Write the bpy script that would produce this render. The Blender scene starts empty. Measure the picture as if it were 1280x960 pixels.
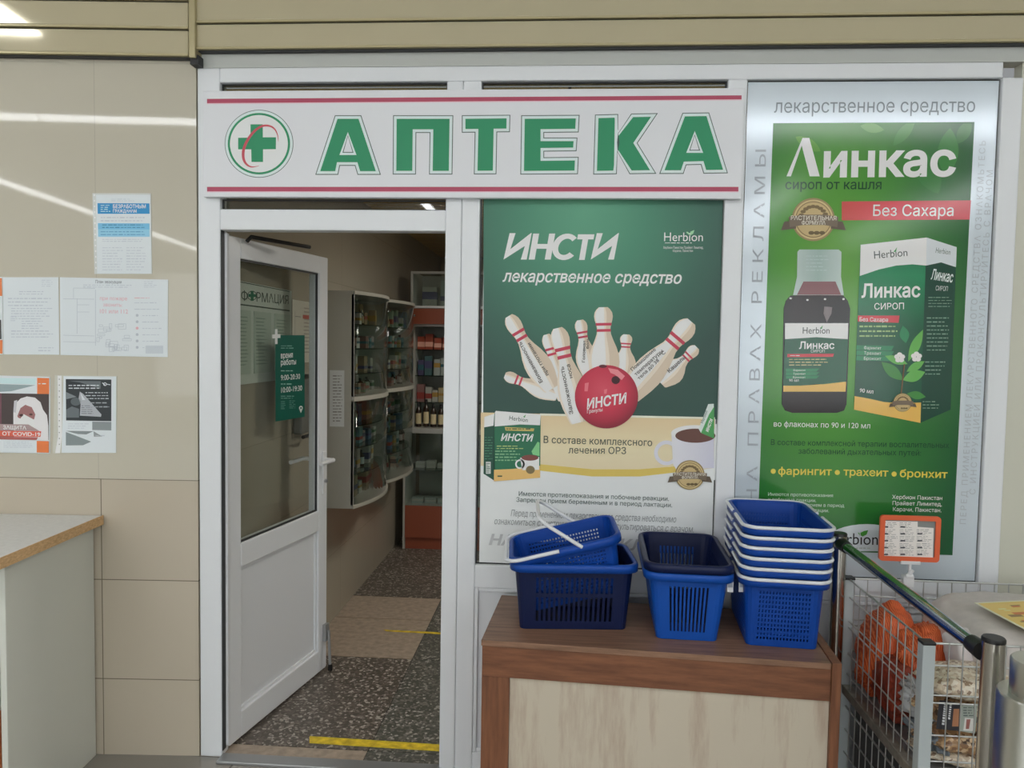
import bpy, bmesh, math, random
from mathutils import Vector, Matrix, Euler, noise
from mathutils.geometry import tessellate_polygon, delaunay_2d_cdt

# ------------------------------------------------------------------ camera
S = bpy.context.scene
COL = S.collection
F_PX = 960.0
CAM_LOC = Vector((0, -2.74731, 1.58))
CAM_ROT = (Matrix.Rotation(math.radians(3.8641), 3, 'Z') @ Matrix.Rotation(math.radians(90 - 3.00829), 3, 'X')
           @ Matrix.Rotation(math.radians(0.95552), 3, 'Z'))
cam_data = bpy.data.cameras.new('camera')
cam_data.sensor_fit = 'HORIZONTAL'; cam_data.sensor_width = 36.0
cam_data.lens = F_PX / 1280 * 36.0
cam_data.clip_start = 0.05
cam = bpy.data.objects.new('camera', cam_data)
cam.matrix_world = Matrix.Translation(CAM_LOC) @ CAM_ROT.to_4x4()
COL.objects.link(cam)
S.camera = cam

# ------------------------------------------------------------------ light, exposure
FILL_POWER = 1.8          # emission of the fill panes added behind the camera
LAMP_POWER = 15.5        # emission of the store's tube lamps
INNER_POWER = 15.0        # emission of the unseen lamp added inside the pharmacy
S.view_settings.view_transform = 'Standard'
S.view_settings.look = 'None'
S.view_settings.gamma = 1.0
S.view_settings.use_curve_mapping = False
S.view_settings.exposure = 0.55
W = bpy.data.worlds.new('world'); S.world = W
W.use_nodes = True
W.node_tree.nodes['Background'].inputs[0].default_value = (0.75, 0.78, 0.8, 1)
W.node_tree.nodes['Background'].inputs[1].default_value = 0.25
STORE_H = 3.2            # height of the store ceiling


# ------------------------------------------------------------------ pixel ray helper
def ray(u, v):
    return CAM_ROT @ Vector(((u - 640) / F_PX, -(v - 480) / F_PX, -1))


class Plane:
    """A flat surface in the room: origin, unit vectors along it, normal towards the viewer."""
    def __init__(self, o, ux, uz, n):
        self.o, self.ux, self.uz, self.n = Vector(o), Vector(ux).normalized(), Vector(uz).normalized(), Vector(n).normalized()

    def px(self, u, v):
        d = ray(u, v)
        t = (self.o - CAM_LOC).dot(self.n) / d.dot(self.n)
        p = CAM_LOC + d * t - self.o
        return (p.dot(self.ux), p.dot(self.uz))

    def pt(self, a, b, off=0.0):
        return self.o + self.ux * a + self.uz * b + self.n * off


TH = math.radians(3.6)
SHOP = Plane((0, 0, 0), (1, 0, 0), (0, 0, 1), (0, -1, 0))
LEFT = Plane((-1.35, 0, 0), (math.cos(TH), math.sin(TH), 0), (0, 0, 1), (math.sin(TH), -math.cos(TH), 0))
_dv = Vector((-1.114 + 1.256, 0.81 - 0.055, 0)).normalized()
DOOR = Plane((-1.256, 0.055, 0), _dv, (0, 0, 1), (_dv.y, -_dv.x, 0))
CORR = Plane((-1.28, 0, 0), (0, 1, 0), (0, 0, 1), (1, 0, 0))


# ------------------------------------------------------------------ materials
def lin(c):
    return tuple((x / 12.92 if x <= 0.04045 else ((x + 0.055) / 1.055) ** 2.4) for x in c)


def rgb(r, g, b):
    return lin((r / 255, g / 255, b / 255)) + (1,)


def alb(r, g, b, k=1.3):
    c = lin((r / 255, g / 255, b / 255))
    return tuple(min(0.9, x * k) for x in c) + (1,)


MATS = {}


def mat(name, color=(0.8, 0.8, 0.8, 1), rough=0.5, metal=0.0, spec=0.5, coat=0.0, noise_amt=0.0, noise_scale=20, bump=0.0, bump_scale=60, stretch=None):
    if name in MATS:
        return MATS[name]
    m = bpy.data.materials.new(name); m.use_nodes = True
    nt = m.node_tree; b = nt.nodes['Principled BSDF']
    b.inputs['Base Color'].default_value = color
    b.inputs['Roughness'].default_value = rough
    b.inputs['Metallic'].default_value = metal
    b.inputs['Specular IOR Level'].default_value = spec
    b.inputs['Coat Weight'].default_value = coat
    b.inputs['Coat Roughness'].default_value = 0.08
    if noise_amt or bump:
        tc = nt.nodes.new('ShaderNodeTexCoord'); mp = nt.nodes.new('ShaderNodeMapping')
        nt.links.new(tc.outputs['Object'], mp.inputs[0])
        if stretch:
            mp.inputs['Scale'].default_value = stretch
    if noise_amt:
        n = nt.nodes.new('ShaderNodeTexNoise'); n.inputs['Scale'].default_value = noise_scale
        n.inputs['Detail'].default_value = 6
        nt.links.new(mp.outputs[0], n.inputs['Vector'])
        r = nt.nodes.new('ShaderNodeValToRGB')
        r.color_ramp.elements[0].position = 0.3; r.color_ramp.elements[1].position = 0.7
        r.color_ramp.elements[0].color = tuple(c * (1 - noise_amt) for c in color[:3]) + (1,)
        r.color_ramp.elements[1].color = tuple(min(1, c * (1 + noise_amt)) for c in color[:3]) + (1,)
        nt.links.new(n.outputs['Fac'], r.inputs[0]); nt.links.new(r.outputs[0], b.inputs['Base Color'])
    if bump:
        n2 = nt.nodes.new('ShaderNodeTexNoise'); n2.inputs['Scale'].default_value = bump_scale
        nt.links.new(mp.outputs[0], n2.inputs['Vector'])
        bp = nt.nodes.new('ShaderNodeBump'); bp.inputs['Strength'].default_value = bump; bp.inputs['Distance'].default_value = 0.01
        nt.links.new(n2.outputs['Fac'], bp.inputs['Height']); nt.links.new(bp.outputs[0], b.inputs['Normal'])
    MATS[name] = m
    return m


def ink(r, g, b, rough=0.45, coat=0.0):
    return mat('ink_%d_%d_%d_%d' % (r, g, b, int(rough * 100)), alb(r, g, b), rough, coat=coat)


def gradient(name, stops, expr, rough=0.45, coat=0.0):
    """Printed colour blend over the part's own bounding box; expr: 'X', 'Z', 'XZ' or ('R', cx, cz, rx, rz)."""
    if name in MATS:
        return MATS[name]
    m = mat(name, (1, 1, 1, 1), rough, coat=coat); nt = m.node_tree
    tc = nt.nodes.new('ShaderNodeTexCoord'); sp = nt.nodes.new('ShaderNodeSeparateXYZ')
    nt.links.new(tc.outputs['Generated'], sp.inputs[0])

    def math_(op, a, b):
        n = nt.nodes.new('ShaderNodeMath'); n.operation = op
        for i, q in enumerate((a, b)):
            if isinstance(q, (int, float)):
                n.inputs[i].default_value = q
            else:
                nt.links.new(q, n.inputs[i])
        return n.outputs[0]
    if expr == 'X':
        v = sp.outputs[0]
    elif expr == 'Z':
        v = sp.outputs[2]
    elif expr == 'XZ':
        v = math_('MULTIPLY', math_('ADD', sp.outputs[0], math_('SUBTRACT', 1.0, sp.outputs[2])), 0.5)
    else:
        _, cx, cz, rx, rz = expr
        dx = math_('DIVIDE', math_('SUBTRACT', sp.outputs[0], cx), rx)
        dz = math_('DIVIDE', math_('SUBTRACT', sp.outputs[2], cz), rz)
        v = math_('SQRT', math_('ADD', math_('MULTIPLY', dx, dx), math_('MULTIPLY', dz, dz)), 0)
    r = nt.nodes.new('ShaderNodeValToRGB'); el = r.color_ramp.elements
    while len(el) < len(stops):
        el.new(0.5)
    for e, (p, c) in zip(el, stops):
        e.position = p; e.color = alb(*c)
    nt.links.new(v, r.inputs[0]); nt.links.new(r.outputs[0], nt.nodes['Principled BSDF'].inputs['Base Color'])
    return m


def emis(name, color, strength):
    m = mat(name, (0.8, 0.8, 0.8, 1))
    b = m.node_tree.nodes['Principled BSDF']
    b.inputs['Emission Color'].default_value = color
    b.inputs['Emission Strength'].default_value = strength
    return m


def glass(name, tint=(0.9, 0.92, 0.92, 1), refl=0.08, rough=0.02):
    if name in MATS:
        return MATS[name]
    m = bpy.data.materials.new(name); m.use_nodes = True; nt = m.node_tree
    nt.nodes.remove(nt.nodes['Principled BSDF'])
    t = nt.nodes.new('ShaderNodeBsdfTransparent'); t.inputs[0].default_value = tint
    g = nt.nodes.new('ShaderNodeBsdfGlossy'); g.inputs['Roughness'].default_value = rough
    fc = nt.nodes.new('ShaderNodeLayerWeight'); pw = nt.nodes.new('ShaderNodeMath'); pw.operation = 'POWER'; pw.inputs[1].default_value = 5.0
    lw = nt.nodes.new('ShaderNodeMath'); lw.operation = 'MULTIPLY_ADD'; lw.inputs[1].default_value = 0.96; lw.inputs[2].default_value = refl * 0.5
    nt.links.new(fc.outputs['Facing'], pw.inputs[0]); nt.links.new(pw.outputs[0], lw.inputs[0])
    mx = nt.nodes.new('ShaderNodeMixShader')
    nt.links.new(lw.outputs[0], mx.inputs[0]); nt.links.new(t.outputs[0], mx.inputs[1]); nt.links.new(g.outputs[0], mx.inputs[2])
    nt.links.new(mx.outputs[0], nt.nodes['Material Output'].inputs[0])
    MATS[name] = m
    return m


def tile_mat(name, c1, c2, grout, sx, sz, ox, oz, rough=0.08, mortar=0.0022, spec=0.5, plane='XZ', bump=0.0):
    m = mat(name, c1, rough, spec=spec); nt = m.node_tree; b = nt.nodes['Principled BSDF']
    tc = nt.nodes.new('ShaderNodeTexCoord'); sep = nt.nodes.new('ShaderNodeSeparateXYZ'); cb = nt.nodes.new('ShaderNodeCombineXYZ')
    nt.links.new(tc.outputs['Object'], sep.inputs[0])
    nt.links.new(sep.outputs['XYZ'.index(plane[0])], cb.inputs[0]); nt.links.new(sep.outputs['XYZ'.index(plane[1])], cb.inputs[1])
    mp = nt.nodes.new('ShaderNodeMapping'); mp.inputs['Location'].default_value = (ox, oz, 0)
    nt.links.new(cb.outputs[0], mp.inputs[0])
    br = nt.nodes.new('ShaderNodeTexBrick'); br.offset = 0.0; br.squash = 1.0
    br.inputs['Scale'].default_value = 1.0; br.inputs['Brick Width'].default_value = sx; br.inputs['Row Height'].default_value = sz
    br.inputs['Mortar Size'].default_value = mortar; br.inputs['Mortar Smooth'].default_value = 0.1
    br.inputs['Color1'].default_value = c1; br.inputs['Color2'].default_value = c2; br.inputs['Mortar'].default_value = grout
    nt.links.new(mp.outputs[0], br.inputs['Vector'])
    nt.links.new(br.outputs['Color'], b.inputs['Base Color'])
    if bump:
        n = nt.nodes.new('ShaderNodeTexNoise'); n.inputs['Scale'].default_value = 4
        nt.links.new(mp.outputs[0], n.inputs['Vector'])
        bp = nt.nodes.new('ShaderNodeBump'); bp.inputs['Strength'].default_value = bump; bp.inputs['Distance'].default_value = 0.01
        nt.links.new(n.outputs['Fac'], bp.inputs['Height']); nt.links.new(bp.outputs[0], b.inputs['Normal'])
    return m


def wood_mat(name, dark, light, axis='X', rough=0.45, scale=6.0, stretch=14.0, coat=0.0, lo=0.3, hi=0.7):
    m = mat(name, light, rough, coat=coat); nt = m.node_tree
    tc = nt.nodes.new('ShaderNodeTexCoord'); mp = nt.nodes.new('ShaderNodeMapping')
    s = [stretch] * 3; s['XYZ'.index(axis)] = 1.0
    mp.inputs['Scale'].default_value = s
    n = nt.nodes.new('ShaderNodeTexNoise'); n.inputs['Scale'].default_value = scale; n.inputs['Detail'].default_value = 8; n.inputs['Roughness'].default_value = 0.65
    r = nt.nodes.new('ShaderNodeValToRGB')
    r.color_ramp.elements[0].position = lo; r.color_ramp.elements[0].color = dark
    r.color_ramp.elements[1].position = hi; r.color_ramp.elements[1].color = light
    nt.links.new(tc.outputs['Object'], mp.inputs[0]); nt.links.new(mp.outputs[0], n.inputs['Vector'])
    nt.links.new(n.outputs['Fac'], r.inputs[0]); nt.links.new(r.outputs[0], nt.nodes['Principled BSDF'].inputs['Base Color'])
    return m


def speckle_mat(name, base, stops, scale, rough=0.4, coat=0.0, bump=0.0, thresh=None):
    """Terrazzo or chips: each Voronoi cell gets its own colour."""
    m = mat(name, base, rough, coat=coat); nt = m.node_tree; b = nt.nodes['Principled BSDF']
    tc = nt.nodes.new('ShaderNodeTexCoord')
    v = nt.nodes.new('ShaderNodeTexVoronoi'); v.inputs['Scale'].default_value = scale
    nt.links.new(tc.outputs['Object'], v.inputs['Vector'])
    sp = nt.nodes.new('ShaderNodeSeparateColor'); nt.links.new(v.outputs['Color'], sp.inputs[0])
    r = nt.nodes.new('ShaderNodeValToRGB'); el = r.color_ramp.elements; r.color_ramp.interpolation = 'CONSTANT'
    while len(el) < len(stops):
        el.new(0.5)
    for e, (p, c) in zip(el, stops):
        e.position = p; e.color = c
    nt.links.new(sp.outputs[0], r.inputs[0]); nt.links.new(r.outputs[0], b.inputs['Base Color'])
    if bump:
        bp = nt.nodes.new('ShaderNodeBump'); bp.inputs['Strength'].default_value = bump; bp.inputs['Distance'].default_value = 0.01
        nt.links.new(sp.outputs[1], bp.inputs['Height']); nt.links.new(bp.outputs[0], b.inputs['Normal'])
    return m


# ------------------------------------------------------------------ object helpers
def tag(o, label=None, cat=None, group=None, kind=None):
    if label: o['label'] = label
    if cat: o['category'] = cat
    if group: o['group'] = group
    if kind: o['kind'] = kind
    return o


def empty(name, loc, label=None, cat=None, group=None, kind=None, rot=0.0):
    o = bpy.data.objects.new(name, None); COL.objects.link(o)
    o.location = loc; o.rotation_euler = (0, 0, rot); o.empty_display_size = 0.05
    return tag(o, label, cat, group, kind)


def copy_tree(o, parent=None):
    c = o.copy(); COL.objects.link(c)
    if parent: c.parent = parent
    for ch in list(o.children):
        copy_tree(ch, c)
    return c


class MB:
    def __init__(self):
        self.v, self.f, self.m, self.s, self.mats = [], [], [], [], []

    def mi(self, m):
        if m not in self.mats: self.mats.append(m)
        return self.mats.index(m)

    def add(self, verts, faces, m, smooth=False):
        o = len(self.v); self.v += [Vector(p) for p in verts]; k = self.mi(m)
        for f in faces:
            self.f.append([i + o for i in f]); self.m.append(k); self.s.append(smooth)

    def box(self, lo, hi, m, T=None):
        (a, b, c), (d, e, f) = lo, hi
        vs = [Vector(p) for p in ((a, b, c), (d, b, c), (d, e, c), (a, e, c), (a, b, f), (d, b, f), (d, e, f), (a, e, f))]
        if T: vs = [T @ p for p in vs]
        self.add(vs, [(0, 3, 2, 1), (4, 5, 6, 7), (0, 1, 5, 4), (1, 2, 6, 5), (2, 3, 7, 6), (3, 0, 4, 7)], m)
        return self

    def tube(self, pts, r, m, n=8, closed=False, cap=True):
        pts = [Vector(p) for p in pts]; N = len(pts); vs = []; fs = []
        up = None
        for i, p in enumerate(pts):
            if closed: t = pts[(i + 1) % N] - pts[i - 1]
            else: t = pts[min(i + 1, N - 1)] - pts[max(i - 1, 0)]
            t.normalize()
            if up is None:
                up = Vector((0, 0, 1)) if abs(t.z) < 0.9 else Vector((1, 0, 0))
            s = t.cross(up)
            if s.length < 1e-6: s = t.cross(Vector((0.3, 1, 0.2)))
            s.normalize(); up = s.cross(t).normalized()
            rr = r[i] if isinstance(r, (list, tuple)) else r
            for k in range(n):
                a = 2 * math.pi * k / n
                vs.append(p + (s * math.cos(a) + up * math.sin(a)) * rr)
        M = N if closed else N - 1
        for i in range(M):
            for k in range(n):
                j = (i + 1) % N
                fs.append((i * n + k, i * n + (k + 1) % n, j * n + (k + 1) % n, j * n + k))
        self.add(vs, fs, m, True)
        if cap and not closed:
            self.add(vs[:n], [tuple(range(n))[::-1]], m); self.add(vs[-n:], [tuple(range(n))], m)
        return self

    def lathe(self, prof, c, m, n=32, axis='Z', smooth=True):
        vs = []; fs = []; c = Vector(c)
        for (r, h) in prof:
            for k in range(n):
                a = 2 * math.pi * k / n
                x, y = r * math.cos(a), r * math.sin(a)
                vs.append(c + (Vector((x, y, h)) if axis == 'Z' else Vector((x, h, y)) if axis == 'Y' else Vector((h, x, y))))
        for i in range(len(prof) - 1):
            for k in range(n):
                fs.append((i * n + k, i * n + (k + 1) % n, (i + 1) * n + (k + 1) % n, (i + 1) * n + k))
        self.add(vs, fs, m, smooth)
        self.add(vs[:n], [tuple(range(n))[::-1]], m); self.add(vs[-n:], [tuple(range(n))], m)
        return self

    def prism(self, poly, z0, z1, m, smooth=False):
        n = len(poly)
        vs = [(x, y, z0) for x, y in poly] + [(x, y, z1) for x, y in poly]
        self.add(vs, [tuple(range(n))[::-1], tuple(range(n, 2 * n))], m)
        self.add(vs, [(i, (i + 1) % n, n + (i + 1) % n, n + i) for i in range(n)], m, smooth)
        return self

    def build(self, name, parent=None, local=False, bevel=0.0, solid=0.0, fixn=True):
        me = bpy.data.meshes.new(name)
        off = Vector((0, 0, 0)) if (local or parent is None) else world_loc(parent)
        me.from_pydata([p - off for p in self.v], [], self.f)
        for m in self.mats: me.materials.append(m)
        me.polygons.foreach_set('material_index', self.m)
        me.polygons.foreach_set('use_smooth', self.s)
        me.update()
        if fixn:
            bm = bmesh.new(); bm.from_mesh(me); bmesh.ops.recalc_face_normals(bm, faces=bm.faces); bm.to_mesh(me); bm.free()
        o = bpy.data.objects.new(name, me); COL.objects.link(o)
        if parent: o.parent = parent
        if solid:
            md = o.modifiers.new('thickness', 'SOLIDIFY'); md.thickness = solid; md.offset = 0
        if bevel:
            md = o.modifiers.new('bevel', 'BEVEL'); md.width = bevel; md.segments = 2; md.limit_method = 'ANGLE'; md.angle_limit = 0.8
        return o


def world_loc(o):
    p = Vector(o.location); q = o.parent
    while q: p = p + q.location; q = q.parent
    return p


_font_cache = {}


def inset(poly, d):
    """Move every edge of an outline inwards by d (outwards when d < 0)."""
    n = len(poly); area = sum(poly[i][0] * poly[(i + 1) % n][1] - poly[(i + 1) % n][0] * poly[i][1] for i in range(n))
    sg = 1 if area > 0 else -1; res = []
    for i in range(n):
        p0, p1, p2 = Vector(poly[i - 1]), Vector(poly[i]), Vector(poly[(i + 1) % n])
        e1, e2 = (p1 - p0).normalized(), (p2 - p1).normalized()
        n1, n2 = Vector((-e1.y, e1.x)) * sg, Vector((-e2.y, e2.x)) * sg
        k = max(0.4, 1 + n1.dot(n2)); q = p1 + (n1 + n2) * (d / k)
        res.append((q.x, q.y))
    return res


def inside(p, poly):
    c = False; n = len(poly)
    for i in range(n):
        (x0, y0), (x1, y1) = poly[i - 1], poly[i]
        if (y0 > p[1]) != (y1 > p[1]) and p[0] < (x1 - x0) * (p[1] - y0) / (y1 - y0) + x0: c = not c
    return c


def text_shape(s, bold=0.0, shear=0.0, spacing=1.0):
    key = (s, bold, shear, spacing)
    if key in _font_cache:
        return _font_cache[key]
    cu = bpy.data.curves.new('lettering', 'FONT'); cu.body = s; cu.size = 1.0
    cu.shear = shear; cu.space_character = spacing; cu.resolution_u = 3; cu.fill_mode = 'NONE'
    ob = bpy.data.objects.new('lettering', cu); COL.objects.link(ob)
    dg = bpy.context.evaluated_depsgraph_get()
    me = bpy.data.meshes.new_from_object(ob.evaluated_get(dg))
    nxt = {e.vertices[0]: e.vertices[1] for e in me.edges}; co = [(v.co.x, v.co.y) for v in me.vertices]
    adj = {}
    for e in me.edges:
        adj.setdefault(e.vertices[0], []).append(e.vertices[1]); adj.setdefault(e.vertices[1], []).append(e.vertices[0])
    bpy.data.objects.remove(ob); bpy.data.curves.remove(cu); bpy.data.meshes.remove(me)
    loops, seen = [], set()
    for v in range(len(co)):
        if v in seen or v not in adj: continue
        lp, cur = [], v
        while cur not in seen:
            seen.add(cur); lp.append(co[cur])
            cand = [q for q in adj[cur] if q not in seen]
            if not cand: break
            cur = cur + 1 if cur + 1 in cand else cand[0]
        cl = []
        for p in lp:
            if not cl or math.hypot(p[0] - cl[-1][0], p[1] - cl[-1][1]) > 2e-3: cl.append(p)
        if len(cl) > 2 and math.hypot(cl[0][0] - cl[-1][0], cl[0][1] - cl[-1][1]) < 2e-3: cl.pop()
        if len(cl) > 2: loops.append(cl)
    ar = lambda l: abs(0.5 * sum(l[i - 1][0] * l[i][1] - l[i][0] * l[i - 1][1] for i in range(len(l))))
    loops.sort(key=ar, reverse=True)
    outs = []
    for l in loops:
        host = next((o for o in outs if all(inside(p, o[0]) for p in l)), None)
        if host: host.append(l)
        else: outs.append([l])
    outs = [[inset(o[0], -bold)] + [inset(h, bold) for h in o[1:]] for o in outs]
    pts, eds = [], []
    for o in outs:
        for r in o:
            k = len(pts); pts += [Vector(p) for p in r]; eds += [(k + i, k + (i + 1) % len(r)) for i in range(len(r))]
    boxes = [(min(p[0] for p in o[0]), max(p[0] for p in o[0])) for o in outs]
    vs, fs = [], []
    if pts:
        cv, _, cf, _, _, _ = delaunay_2d_cdt(pts, eds, [], 0, 1e-6)
        vs = [(p.x, p.y) for p in cv]
        for f in cf:
            c = (sum(vs[i][0] for i in f) / 3, sum(vs[i][1] for i in f) / 3)
            if any(b[0] <= c[0] <= b[1] and inside(c, o[0]) and not any(inside(c, h) for h in o[1:]) for b, o in zip(boxes, outs)): fs.append(tuple(f))
        used = sorted({i for f in fs for i in f}); mp = {q: i for i, q in enumerate(used)}
        vs = [vs[i] for i in used]; fs = [tuple(mp[i] for i in f) for f in fs]
    _font_cache[key] = (vs, fs)
    return _font_cache[key]


LAYER = 0.0004


class Sheet(MB):
    """Printing on a plane, measured on the plane itself; every layer is a hair in front of the last."""
    def __init__(self, plane, off=0.0):
        super().__init__(); self.pl, self.off = plane, off

    def h(self, L): return self.off + L * LAYER

    def ab(self, pts, m, L=0):
        self.add([self.pl.pt(a, b, self.h(L)) for a, b in pts], [tuple(range(len(pts)))], m); return self

    def poly(self, pts, m, L=0): return self.ab([self.pl.px(*p) for p in pts], m, L)

    def holed(self, rings, m, L=0):
        rr = [[self.pl.px(*p) for p in r] for r in rings]
        tri = tessellate_polygon([[Vector((a, b, 0)) for a, b in r] for r in rr])
        flat = [p for r in rr for p in r]
        self.add([self.pl.pt(a, b, self.h(L)) for a, b in flat], [tuple(t) for t in tri], m); return self

    def rect(self, x0, y0, x1, y1, m, L=0): return self.poly([(x0, y0), (x1, y0), (x1, y1), (x0, y1)], m, L)

    def disc(self, cx, cy, rx, ry, m, L=0, a0=0, a1=360, n=40):
        return self.poly([(cx + rx * math.cos(math.radians(a0 + (a1 - a0) * i / n)), cy + ry * math.sin(math.radians(a0 + (a1 - a0) * i / n))) for i in range(n + (a1 - a0 < 360))], m, L)

    def ring(self, cx, cy, r1, r0, m, L=0, n=48):
        f = lambda r: [self.pl.px(cx + r * math.cos(2 * math.pi * i / n), cy + r * math.sin(2 * math.pi * i / n)) for i in range(n)]
        o, q = f(r1), f(r0)
        self.add([self.pl.pt(a, b, self.h(L)) for a, b in o + q], [(i, (i + 1) % n, n + (i + 1) % n, n + i) for i in range(n)], m); return self

    def line(self, p, q, w, m, L=0):
        (x0, y0), (x1, y1) = p, q; l = math.hypot(x1 - x0, y1 - y0); nx, ny = -(y1 - y0) / l * w / 2, (x1 - x0) / l * w / 2
        return self.poly([(x0 + nx, y0 + ny), (x1 + nx, y1 + ny), (x1 - nx, y1 - ny), (x0 - nx, y0 - ny)], m, L)

    def text(self, s, p0, p1, cap, m, L=1, bold=0.0, shear=0.0, spacing=1.0):
        """Baseline from pixel p0 to p1, capital height cap in pixels."""
        vs, fs = text_shape(s, bold, shear, spacing)
        if not vs: return self
        A, B = Vector(self.pl.px(*p0)), Vector(self.pl.px(*p1))
        dx, dy = p1[0] - p0[0], p1[1] - p0[1]; l = math.hypot(dx, dy)
        up = Vector(self.pl.px(p0[0] + dy / l * cap, p0[1] - dx / l * cap)) - A
        x0 = min(v[0] for v in vs); x1 = max(v[0] for v in vs)
        e = (B - A) / (x1 - x0); perp = Vector((-e.y, e.x)).normalized() * abs(up.dot(Vector((-e.y, e.x)).normalized())) / 0.727
        pts = []
        for x, y in vs:
            q = A + e * (x - x0) + perp * y
            pts.append(self.pl.pt(q.x, q.y, self.h(L)))
        self.add(pts, fs, m); return self

    def bars(self, x0, x1, y0, y1, n, m, L=1, th=0.5, seed=0, ragged=0.3, tilt=0.0):
        """Fine print too small to read: thin broken lines."""
        R = random.Random(seed)
        for i in range(n):
            y = y0 + (y1 - y0) * (i + 0.5) / n; x = x0
            end = x1 - (x1 - x0) * ragged * R.random()
            while x < end:
                w = min(R.uniform(2.0, 7.0), end - x); h = (y1 - y0) / n * th * R.uniform(0.6, 1.0)
                if w > 0.6:
                    yy = y + tilt * (x - x0)
                    self.poly([(x, yy - h / 2), (x + w, yy - h / 2 + tilt * w), (x + w, yy + h / 2 + tilt * w), (x, yy + h / 2)], m, L)
                x += w + R.uniform(0.8, 1.6)
        return self


def printed(sheet, name, parent, label=None):
    o = sheet.build(name, parent, fixn=False)
    # all printing faces the way its plane does
    me = o.data; me.update()
    n = sheet.pl.n
    flip = [p.index for p in me.polygons if p.normal.dot(n) < 0]
    if flip:
        bm = bmesh.new(); bm.from_mesh(me); bm.faces.ensure_lookup_table()
        bmesh.ops.reverse_faces(bm, faces=[bm.faces[i] for i in flip]); bm.to_mesh(me); bm.free()
    if label: o['label'] = label
    return o


def board(plane, a0, b0, a1, b1, y0, y1, m):
    """A thin slab lying on a plane, from height y0 to y1 in front of it."""
    mb = MB(); P = plane.pt
    vs = [P(a0, b0, y0), P(a1, b0, y0), P(a1, b1, y0), P(a0, b1, y0), P(a0, b0, y1), P(a1, b0, y1), P(a1, b1, y1), P(a0, b1, y1)]
    mb.add(vs, [(0, 3, 2, 1), (4, 5, 6, 7), (0, 1, 5, 4), (1, 2, 6, 5), (2, 3, 7, 6), (3, 0, 4, 7)], m)
    return mb


# ================================================================== palette
M_PVC = mat('white_pvc', alb(214, 217, 222, 1.25), 0.3)
M_PVC_PANEL = mat('white_pvc_panel', alb(212, 215, 219, 1.22), 0.35)
M_WHITE = mat('white_plastic', (0.82, 0.83, 0.84, 1), 0.35)
M_BLACK = mat('black_plastic', (0.012, 0.012, 0.013, 1), 0.4)
M_GASKET = mat('dark_gasket', (0.03, 0.032, 0.035, 1), 0.5)
M_GREY = mat('grey_metal', (0.42, 0.43, 0.44, 1), 0.35, metal=0.6)
M_STEEL = mat('brushed_steel', (0.60, 0.58, 0.54, 1), 0.17, metal=1.0)
M_CHROME = mat('chrome', (0.8, 0.8, 0.8, 1), 0.06, metal=1.0)
M_WIRE = mat('zinc_wire', (0.62, 0.63, 0.62, 1), 0.3, metal=0.8)
M_GLASS = glass('clear_glass')
M_GLASS_DARK = glass('tinted_glass', (0.78, 0.8, 0.78, 1))
M_WALL = tile_mat('beige_wall_tile', alb(170, 165.5, 151.5, 1.52), alb(167, 162.5, 148.5, 1.52), alb(158, 153, 140, 1.46), 0.80, 0.3795 * 4, 0.37, -1.052, rough=0.035, mortar=0.0013, spec=0.24)
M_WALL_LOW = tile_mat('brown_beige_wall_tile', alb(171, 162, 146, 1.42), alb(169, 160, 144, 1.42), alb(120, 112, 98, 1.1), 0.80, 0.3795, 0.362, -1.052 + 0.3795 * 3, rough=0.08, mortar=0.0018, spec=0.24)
M_WALL_PLAIN = mat('beige_wall', alb(186, 186, 173, 1.35), 0.3)
M_STRIP = mat('grey_wall_strip', alb(185, 188, 184, 1.15), 0.5)
M_CEIL = tile_mat('ceiling_tile', (0.80, 0.80, 0.77, 1), (0.76, 0.76, 0.73, 1), (0.40, 0.39, 0.36, 1), 0.6, 0.6, 0.0, 0.0, rough=0.8, mortar=0.012, plane='XY')
M_FLOOR = tile_mat('store_floor_tile', (0.34, 0.32, 0.29, 1), (0.31, 0.29, 0.26, 1), (0.16, 0.15, 0.14, 1), 0.6, 0.6, 0, 0, rough=0.25, mortar=0.004, plane='XY')
M_FASCIA = mat('beige_glossy_fascia', (0.70, 0.63, 0.44, 1), 0.07, metal=0.3, coat=0.6, bump=0.06, bump_scale=3.0)
M_FASCIA_EDGE = mat('beige_fascia_edge', alb(180, 170, 134, 1.1), 0.3, metal=0.3)

# ================================================================== store shell
def slab(name, lo, hi, m, bevel=0.0):
    o = MB().box(lo, hi, m).build(name, None, bevel=bevel); o['kind'] = 'structure'; return o


slab('floor', (-6.5, -12, -0.05), (6.5, 0.0, 0.0), M_FLOOR)
slab('ceiling', (-6.5, -12, STORE_H), (6.5, 0.3, STORE_H + 0.05), M_CEIL)
slab('wall_rear', (-6.5, -12.1, 0), (6.5, -12, STORE_H), M_WALL_PLAIN)
for k_ in range(4):      # glowing panes added for fill light, framed as windows in the unseen wall
    xw = -4.8 + 3.2 * k_
    wr = empty('window_%d' % (k_ + 2), (xw, -11.99, 0), kind='structure')
    MB().box((xw - 1.4, -11.995, 0.5), (xw + 1.4, -11.98, 2.8), emis('fill_glow', (0.93, 0.97, 1.0, 1), FILL_POWER)).build('window_pane', wr)
    g = MB()
    for q in ((xw - 1.46, 0.44, xw - 1.4, 2.86), (xw + 1.4, 0.44, xw + 1.46, 2.86), (xw - 1.4, 0.44, xw + 1.4, 0.5), (xw - 1.4, 2.8, xw + 1.4, 2.86), (xw - 0.03, 0.5, xw + 0.03, 2.8)):
        g.box((q[0], -11.978, q[1]), (q[2], -11.93, q[3]), M_PVC)
    g.build('window_frame', wr)
slab('wall_far_left', (-6.6, -12, 0), (-6.5, 0.3, STORE_H), M_WALL_PLAIN)
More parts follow.
